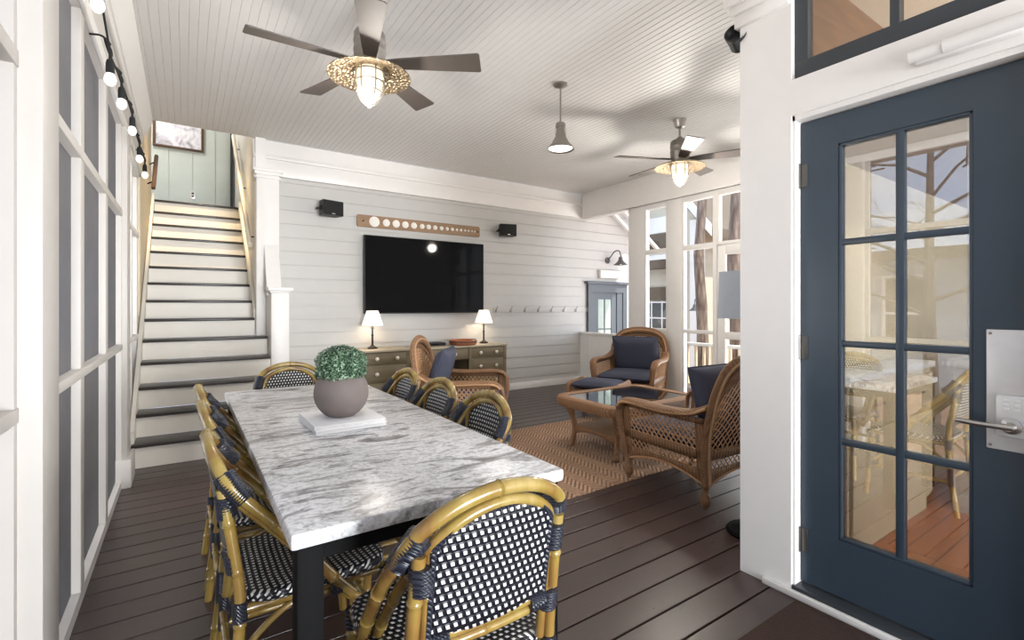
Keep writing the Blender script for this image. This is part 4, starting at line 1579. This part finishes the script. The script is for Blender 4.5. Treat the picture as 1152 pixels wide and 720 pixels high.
# ------------------------------------------------------------------ console on the back wall
con = thing('drawer_console', 'olive grey wooden console with nine drawers under the television', 'console', (2.685, 5.80, 0))
CW, CH = 1.0, 0.745
MB().box(-CW - 0.012, CW + 0.012, -0.232, 0.225, CH - 0.022, CH, 0.004).build('top', M['consoletop'], con)
body = MB()
for x0, x1 in ((-CW, -0.41), (0.41, CW)):
    body.box(x0, x1, -0.205, 0.22, 0.06, CH - 0.022)
    for xx in (x0, x1 - 0.045):
        body.box(xx, xx + 0.045, -0.215, -0.17, 0, CH - 0.022, 0.003); body.box(xx, xx + 0.045, 0.175, 0.22, 0, CH - 0.022, 0.003)
body.box(-0.41, 0.41, -0.205, 0.22, CH - 0.175, CH - 0.022)
body.box(-0.41, 0.41, 0.19, 0.22, 0.06, CH - 0.17)
body.build('body', M['console'], con, smooth=False)


def drawer(x0, x1, z0, z1):
    d = MB(); d.box(x0, x1, -0.217, -0.204, z0, z1, 0.003)
    d.box(x0 + 0.02, x1 - 0.02, -0.221, -0.216, z0 + 0.018, z1 - 0.018, 0.002)
    dd = d.build('drawer', M['console'], con)
    n = 2
    for k in range(n):
        xx = x0 + (x1 - x0) * (0.25 + 0.5 * k)
        kb = MB(); kb.lathe([(0.008, 0), (0.008, 0.012), (0.022, 0.016), (0.024, 0.024), (0.018, 0.03), (0.0, 0.032)], (xx, -0.220, (z0 + z1) / 2), 16, Matrix.Rotation(PI / 2, 4, 'X'))
        kb.build('knob', M['nickel'], dd)


for x0, x1 in ((-CW + 0.05, -0.455), (0.455, CW - 0.05)):
    drawer(x0, x1, CH - 0.165, CH - 0.035)
    drawer(x0, x1, CH - 0.375, CH - 0.182)
    drawer(x0, x1, CH - 0.565, CH - 0.392)
    drawer(x0, x1, 0.075, CH - 0.582)
drawer(-0.395, 0.395, CH - 0.165, CH - 0.035)


def table_lamp(x, label):
    l = thing('table_lamp', label, 'lamp', (x, 5.87, CH), 0, 'small lit lamps on the console')
    m = MB(); m.lathe([(0.0, 0.0), (0.06, 0.0), (0.062, 0.012), (0.045, 0.022), (0.025, 0.032), (0.014, 0.05)], n=24); m.build('base', M['bronze'], l)
    m = MB(); m.lathe([(0.013, 0.045), (0.012, 0.15), (0.016, 0.165), (0.010, 0.18), (0.010, 0.245), (0.028, 0.25), (0.028, 0.257), (0.008, 0.262), (0.008, 0.33)], n=16); m.build('stem', M['bronze'], l)
    m = MB(); m.lathe([(0.128, 0.285), (0.07, 0.465), (0.066, 0.465), (0.124, 0.285), (0.128, 0.285)], n=36, caps=False); m.build('lamp_shade', M['shade'], l)
    m = MB(); m.lathe([(0.012, 0.33), (0.026, 0.36), (0.024, 0.385), (0.0, 0.40)], n=14); m.build('bulb', M['glow'], l)
    lamp('table_lamp_light', 'POINT', (0, 0, 0.34), 2.6, (1.0, 0.85, 0.65), parent=l, radius=0.04)


table_lamp(1.905, 'small lit table lamp on the left end of the console')
table_lamp(3.49, 'small lit table lamp on the right end of the console')
bw = thing('wooden_tray', 'round reddish brown wooden bowl on the console under the television', 'bowl', (3.12, 5.80, CH))
m = MB(); m.lathe([(0.0, 0.0), (0.17, 0.0), (0.185, 0.015), (0.185, 0.065), (0.178, 0.068), (0.172, 0.062), (0.168, 0.02), (0.0, 0.016)], n=40); m.build('bowl', M['copper'], bw)
m = MB(); m.lathe([(0.187, 0.03), (0.190, 0.033), (0.190, 0.047), (0.187, 0.05)], n=40, caps=False); m.build('rim_band', M['frame'], bw)
cbx = thing('cable_box', 'flat black media box on the console left of the wooden bowl', 'media box', (2.70, 5.86, CH))
MB().box(-0.155, 0.155, -0.08, 0.08, 0.004, 0.045, 0.005).build('case', M['blackp'], cbx)
MB().box(-0.06, 0.05, -0.082, -0.079, 0.016, 0.03).build('display', M['screen'], cbx)

# television
tv = thing('television', 'large flat black television mounted on the white shiplap wall', 'television', (2.69, 5.985, 1.66))
MB().box(-0.855, 0.855, -0.022, 0.02, -0.49, 0.49, 0.006).build('case', M['blackp'], tv)
MB().box(-0.847, 0.847, -0.0235, -0.0215, -0.475, 0.482).build('screen', M['screen'], tv)
MB().box(-0.3, 0.3, 0.02, 0.063, -0.2, 0.2).build('wall_mount', M['blackp'], tv)

# board with shells
sb = thing('shell_board', 'long driftwood board of white shell discs graded in size above the television', 'wall decoration', (2.64, YB, 2.33))
m = MB()
bo = [(-0.876, -0.055), (-0.86, -0.075), (0.86, -0.075), (0.876, -0.055), (0.876, 0.055), (0.86, 0.075), (-0.86, 0.075), (-0.876, 0.055)]
m.prism([(x, -0.025, z) for x, z in bo], (0, 0.025, 0))
m.build('board', M['drift'], sb, smooth=False)
xs = [-0.66, -0.505, -0.375, -0.25, -0.13, -0.015, 0.08, 0.175, 0.27, 0.355, 0.435, 0.505, 0.57, 0.635, 0.69, 0.745, 0.79]
rs = [0.066, 0.047, 0.049, 0.045, 0.042, 0.034, 0.033, 0.031, 0.027, 0.024, 0.024, 0.019, 0.019, 0.016, 0.015, 0.013, 0.012]
for x, r in zip(xs, rs):
    m = MB(); m.lathe([(r, 0), (r, 0.004), (r * 0.8, 0.010), (r * 0.3, 0.014), (0.0, 0.0145)], (x, -0.025, 0), 28, Matrix.Rotation(PI / 2, 4, 'X'))
    m.build('shell_disc', M['shell'], sb)
for x in (-0.80, 0.84):
    m = MB(); m.lathe([(0.012, 0), (0.011, 0.003), (0, 0.004)], (x, -0.025, 0), 12, Matrix.Rotation(PI / 2, 4, 'X')); m.build('screw', M['bronze'], sb)


def wall_speaker(x, z, rz, label):
    s = thing('wall_speaker', label, 'speaker', (x, 5.90, z), rz, 'black wall speakers beside the television')
    m = MB(); m.prism([(-0.125, -0.075, -0.085), (0.125, -0.075, -0.085), (0.10, 0.07, -0.085), (-0.10, 0.07, -0.085)], (0, 0, 0.17)); m.build('cabinet', M['blackp'], s, smooth=False)
    MB().box(-0.118, 0.118, -0.081, -0.074, -0.078, 0.078, 0.003).build('grille', M['rubber'], s)
    m = MB(); m.tube(seg((0.0, 0.06, 0), (0.02, 0.118, 0.0), 3), 0.014, 8); m.box(-0.03, 0.03, 0.118, 0.13, -0.04, 0.04); m.build('bracket', M['blackp'], s)
    MB().box(-0.02, 0.02, -0.0835, -0.0808, -0.073, -0.063).build('badge', M['steel'], s)
    m = MB()
    for q in (-1, 1):
        m.lathe([(0.028, 0.0), (0.028, 0.016), (0.02, 0.02)], (q * 0.112, 0.0, 0.0), 14, Matrix.Rotation(q * PI / 2, 4, 'Y'))
    m.tube([(-0.128, 0.0, 0.0), (-0.128, 0.095, 0.0), (0.0, 0.105, 0.0), (0.128, 0.095, 0.0), (0.128, 0.0, 0.0)], 0.009, 8)
    m.build('yoke', M['blackp'], s)


wall_speaker(1.415, 2.41, math.radians(14), 'black wall speaker left of the shell board')
wall_speaker(3.90, 2.37, math.radians(-14), 'black wall speaker right of the shell board')

# hook rail
hk = thing('hook_rail', 'white rail of eight coat hooks on the shiplap right of the television', 'hook rail', (4.69, YB, 1.20))
MB().box(-0.94, 0.93, -0.018, 0, -0.035, 0.045, 0.003).build('rail', M['wall'], hk)
for k in range(8):
    x = -0.904 + k * 0.258
    m = MB()
    m.tube(cr([(x, -0.018, -0.02), (x, -0.045, -0.022), (x, -0.055, 0.0), (x, -0.05, 0.012)], 4), 0.005, 6)
    m.tube(cr([(x, -0.018, 0.0), (x, -0.045, 0.02), (x + 0.004, -0.07, 0.05), (x + 0.004, -0.068, 0.062)], 4), 0.005, 6)
    m.lathe([(0.012, 0), (0.012, 0.006), (0.0, 0.008)], (x, -0.018, -0.008), 12, Matrix.Rotation(PI / 2, 4, 'X'))
    m.build('hook', M['pewter'], hk)


# ------------------------------------------------------------------ ceiling fans and pendant
def make_fan():
    f = thing('ceiling_fan', 'x', 'ceiling fan', (0, 0, 0), 0, 'grey five blade ceiling fans with caged lights')
    H = ZC - 2.72            # ceiling above the blade plane
    m = MB(); m.lathe([(0.02, H - 0.09), (0.045, H - 0.075), (0.062, H - 0.02), (0.066, H)], n=28); m.build('canopy', M['steel'], f)
    MB().tube(seg((0, 0, 0.2), (0, 0, H - 0.06), 3), 0.012, 12).build('rod', M['steel'], f)
    m = MB(); m.lathe([(0.025, 0.225), (0.04, 0.205), (0.083, 0.19), (0.092, 0.175), (0.092, 0.14), (0.095, 0.135), (0.095, 0.128), (0.092, 0.124), (0.092, 0.085), (0.095, 0.08), (0.095, 0.072), (0.092, 0.068), (0.092, 0.025), (0.085, 0.012), (0.085, -0.018)], n=36); m.build('motor', M['pewter'], f)
    for k in range(5):
        a = 2 * PI * k / 5
        R = Matrix.Rotation(a, 4, 'Z') @ Matrix.Rotation(math.radians(-12), 4, 'X')
        m = MB()
        pts = [(0.10, -0.035), (0.18, -0.045), (0.655, -0.078), (0.665, -0.068), (0.665, 0.07), (0.655, 0.078), (0.18, 0.045), (0.10, 0.035)]
        m.prism([R @ Vector((x, y, -0.003)) for x, y in pts], R.to_3x3() @ Vector((0, 0, 0.007)))
        b = m.build('blade', M['blade'], f, smooth=False)
        m = MB(); R2 = Matrix.Rotation(a, 4, 'Z')
        m.prism([R @ Vector((x, y, 0.004)) for x, y in ((0.08, -0.02), (0.2, -0.028), (0.215, 0), (0.2, 0.028), (0.08, 0.02))], R.to_3x3() @ Vector((0, 0, 0.006)))
        m.build('blade_arm', M['pewter'], b, smooth=False)
    m = MB(); m.lathe([(0.08, -0.02), (0.12, -0.03), (0.225, -0.062), (0.242, -0.072), (0.243, -0.078), (0.236, -0.077), (0.22, -0.069), (0.12, -0.038), (0.07, -0.03)], n=48, caps=False); m.build('dish', M['hammer'], f)
    m = MB(); m.lathe([(0.068, -0.03), (0.075, -0.045), (0.076, -0.10), (0.070, -0.15), (0.052, -0.195), (0.028, -0.225), (0.0, -0.236)], n=28); m.build('globe', M['glow'], f)
    cg = MB()
    pr = [(0.082, -0.035), (0.084, -0.10), (0.078, -0.155), (0.058, -0.205), (0.03, -0.238), (0.0, -0.25)]
    for k in range(6):
        a = 2 * PI * k / 6
        cg.tube(cr([(r * math.cos(a), r * math.sin(a), z) for r, z in pr], 4), 0.0042, 6)
    for r, z in ((0.084, -0.05), (0.083, -0.11), (0.074, -0.168)):
        cg.tube([(r * math.cos(2 * PI * k / 32), r * math.sin(2 * PI * k / 32), z) for k in range(32)], 0.0045, 6, closed=True)
    cg.lathe([(0.0, -0.262), (0.01, -0.258), (0.012, -0.25), (0.0, -0.243)], n=10)
    cg.build('cage', M['pewter'], f)
    return f


fan = make_fan()
fan.location = (0.92, 2.885, 2.72)
fan.rotation_euler = (0, 0, math.radians(36.5))
fan['label'] = 'grey ceiling fan with lit caged lamp above the dining table'
fan2 = dup(fan, (4.08, 3.05, 2.72), math.radians(12), 'grey ceiling fan with lit caged lamp above the far wicker seating')
lamp('fan_light', 'POINT', (0.89, 2.90, 2.42), 14, (1.0, 0.94, 0.86), radius=0.08)
lamp('fan_light', 'POINT', (4.08, 3.05, 2.42), 34, (1.0, 0.94, 0.86), radius=0.08)

pd = thing('pendant_lamp', 'small bell shaped metal pendant hanging between the two fans', 'pendant lamp', (2.60, 3.12, ZC))
m = MB(); m.lathe([(0.058, 0.0), (0.058, -0.012), (0.03, -0.024), (0.01, -0.03)], n=28); m.build('canopy', M['pewter'], pd)
MB().tube(seg((0, 0, -0.02), (0, 0, -0.32), 3), 0.007, 10).build('rod', M['pewter'], pd)
m = MB(); m.lathe([(0.012, -0.31), (0.035, -0.325), (0.042, -0.335), (0.042, -0.36), (0.033, -0.365), (0.035, -0.40), (0.05, -0.45), (0.08, -0.50), (0.112, -0.535), (0.114, -0.545), (0.108, -0.542), (0.075, -0.502), (0.044, -0.45), (0.028, -0.40), (0.02, -0.37)], n=36); m.build('lamp_shade', M['pewter'], pd)
m = MB()
for s in (-1, 1):
    m.tube(cr([(s * 0.04, 0, -0.345), (s * 0.052, 0, -0.36), (s * 0.055, 0, -0.42), (s * 0.05, 0, -0.45)], 4), 0.003, 6)
m.build('yoke', M['steel'], pd)
m = MB(); m.lathe([(0.0, -0.54), (0.085, -0.54), (0.10, -0.532), (0.085, -0.524), (0.0, -0.52)], n=30); m.build('diffuser', M['glowwhite'], pd)
lamp('pendant_light', 'SPOT', (2.60, 3.12, ZC - 0.56), 22, (1.0, 0.94, 0.86), rot=(0, 0, 0)).data.spot_size = 2.4

# black spotlight on the far side of the pier
sp = thing('spotlight', 'black spotlight peeking out behind the top of the white pier', 'spotlight', (2.24, 1.31, 2.545))
m = MB(); m.lathe([(0.03, 0.0), (0.035, 0.01), (0.035, 0.03)], (0.05, 0, 0), 16, Matrix.Rotation(-PI / 2, 4, 'X')); m.build('base', M['blackp'], sp)
m = MB(); m.lathe([(0.02, 0.0), (0.04, 0.01), (0.045, 0.05), (0.055, 0.10), (0.05, 0.105), (0.035, 0.07)], (0.05, 0.05, 0.01), 20, Matrix.Rotation(math.radians(-70), 4, 'Y') @ Matrix.Rotation(math.radians(20), 4, 'X')); m.build('head', M['blackp'], sp)

# ------------------------------------------------------------------ string lights on the screened wall
sl = thing('string_lights', 'black festoon string with round bulbs along the screened wall', 'string lights', (-0.28, 3.5, 2.3))
bul = [(2.45, 2.43), (2.83, 2.29), (3.31, 2.345), (3.94, 2.39), (4.54, 2.36), (5.12, 2.37)]
wire = MB()
anch = []
pts = [(-0.0, 1.9 - 3.5, 2.62 - 2.3), (0, 2.2 - 3.5, 2.60 - 2.3)]
for (yy, zz) in bul:
    pts.append((0, yy - 3.5, zz + 0.13 - 2.3))
    pts.append((0.0, yy + 0.03 - 3.5, zz + 0.15 - 2.3))
    pts.append((-0.03, yy + 0.10 - 3.5, zz + 0.23 - 2.3))
    pts.append((-0.02, yy + 0.17 - 3.5, zz + 0.19 - 2.3))
pts.append((-0.03, 5.35 - 3.5, 0.34))
wire.tube(cr(pts, 6), 0.0045, 6)
wire.build('cord', M['rubber'], sl)
for (yy, zz) in bul:
    y_, z_ = yy - 3.5, zz - 2.3
    so = MB(); so.lathe([(0.005, 0.135), (0.006, 0.095), (0.013, 0.09), (0.016, 0.075), (0.0165, 0.04), (0.015, 0.03)], (0, y_, z_), 14); so = so.build('socket', M['rubber'], sl)
    b = MB(); b.lathe([(0.0, -0.026), (0.010, -0.024), (0.0195, -0.013), (0.0235, 0.002), (0.0205, 0.018), (0.014, 0.03), (0.012, 0.036)], (0, y_, z_), 18)
    b.build('bulb', M['bulb'], so)
    h_ = MB(); h_.tube(cr([(-0.085, y_ + 0.10, z_ + 0.23), (-0.04, y_ + 0.10, z_ + 0.235), (-0.01, y_ + 0.10, z_ + 0.205), (-0.025, y_ + 0.10, z_ + 0.195)], 4), 0.005, 6)
    h_.build('hook', M['rubber'], sl)
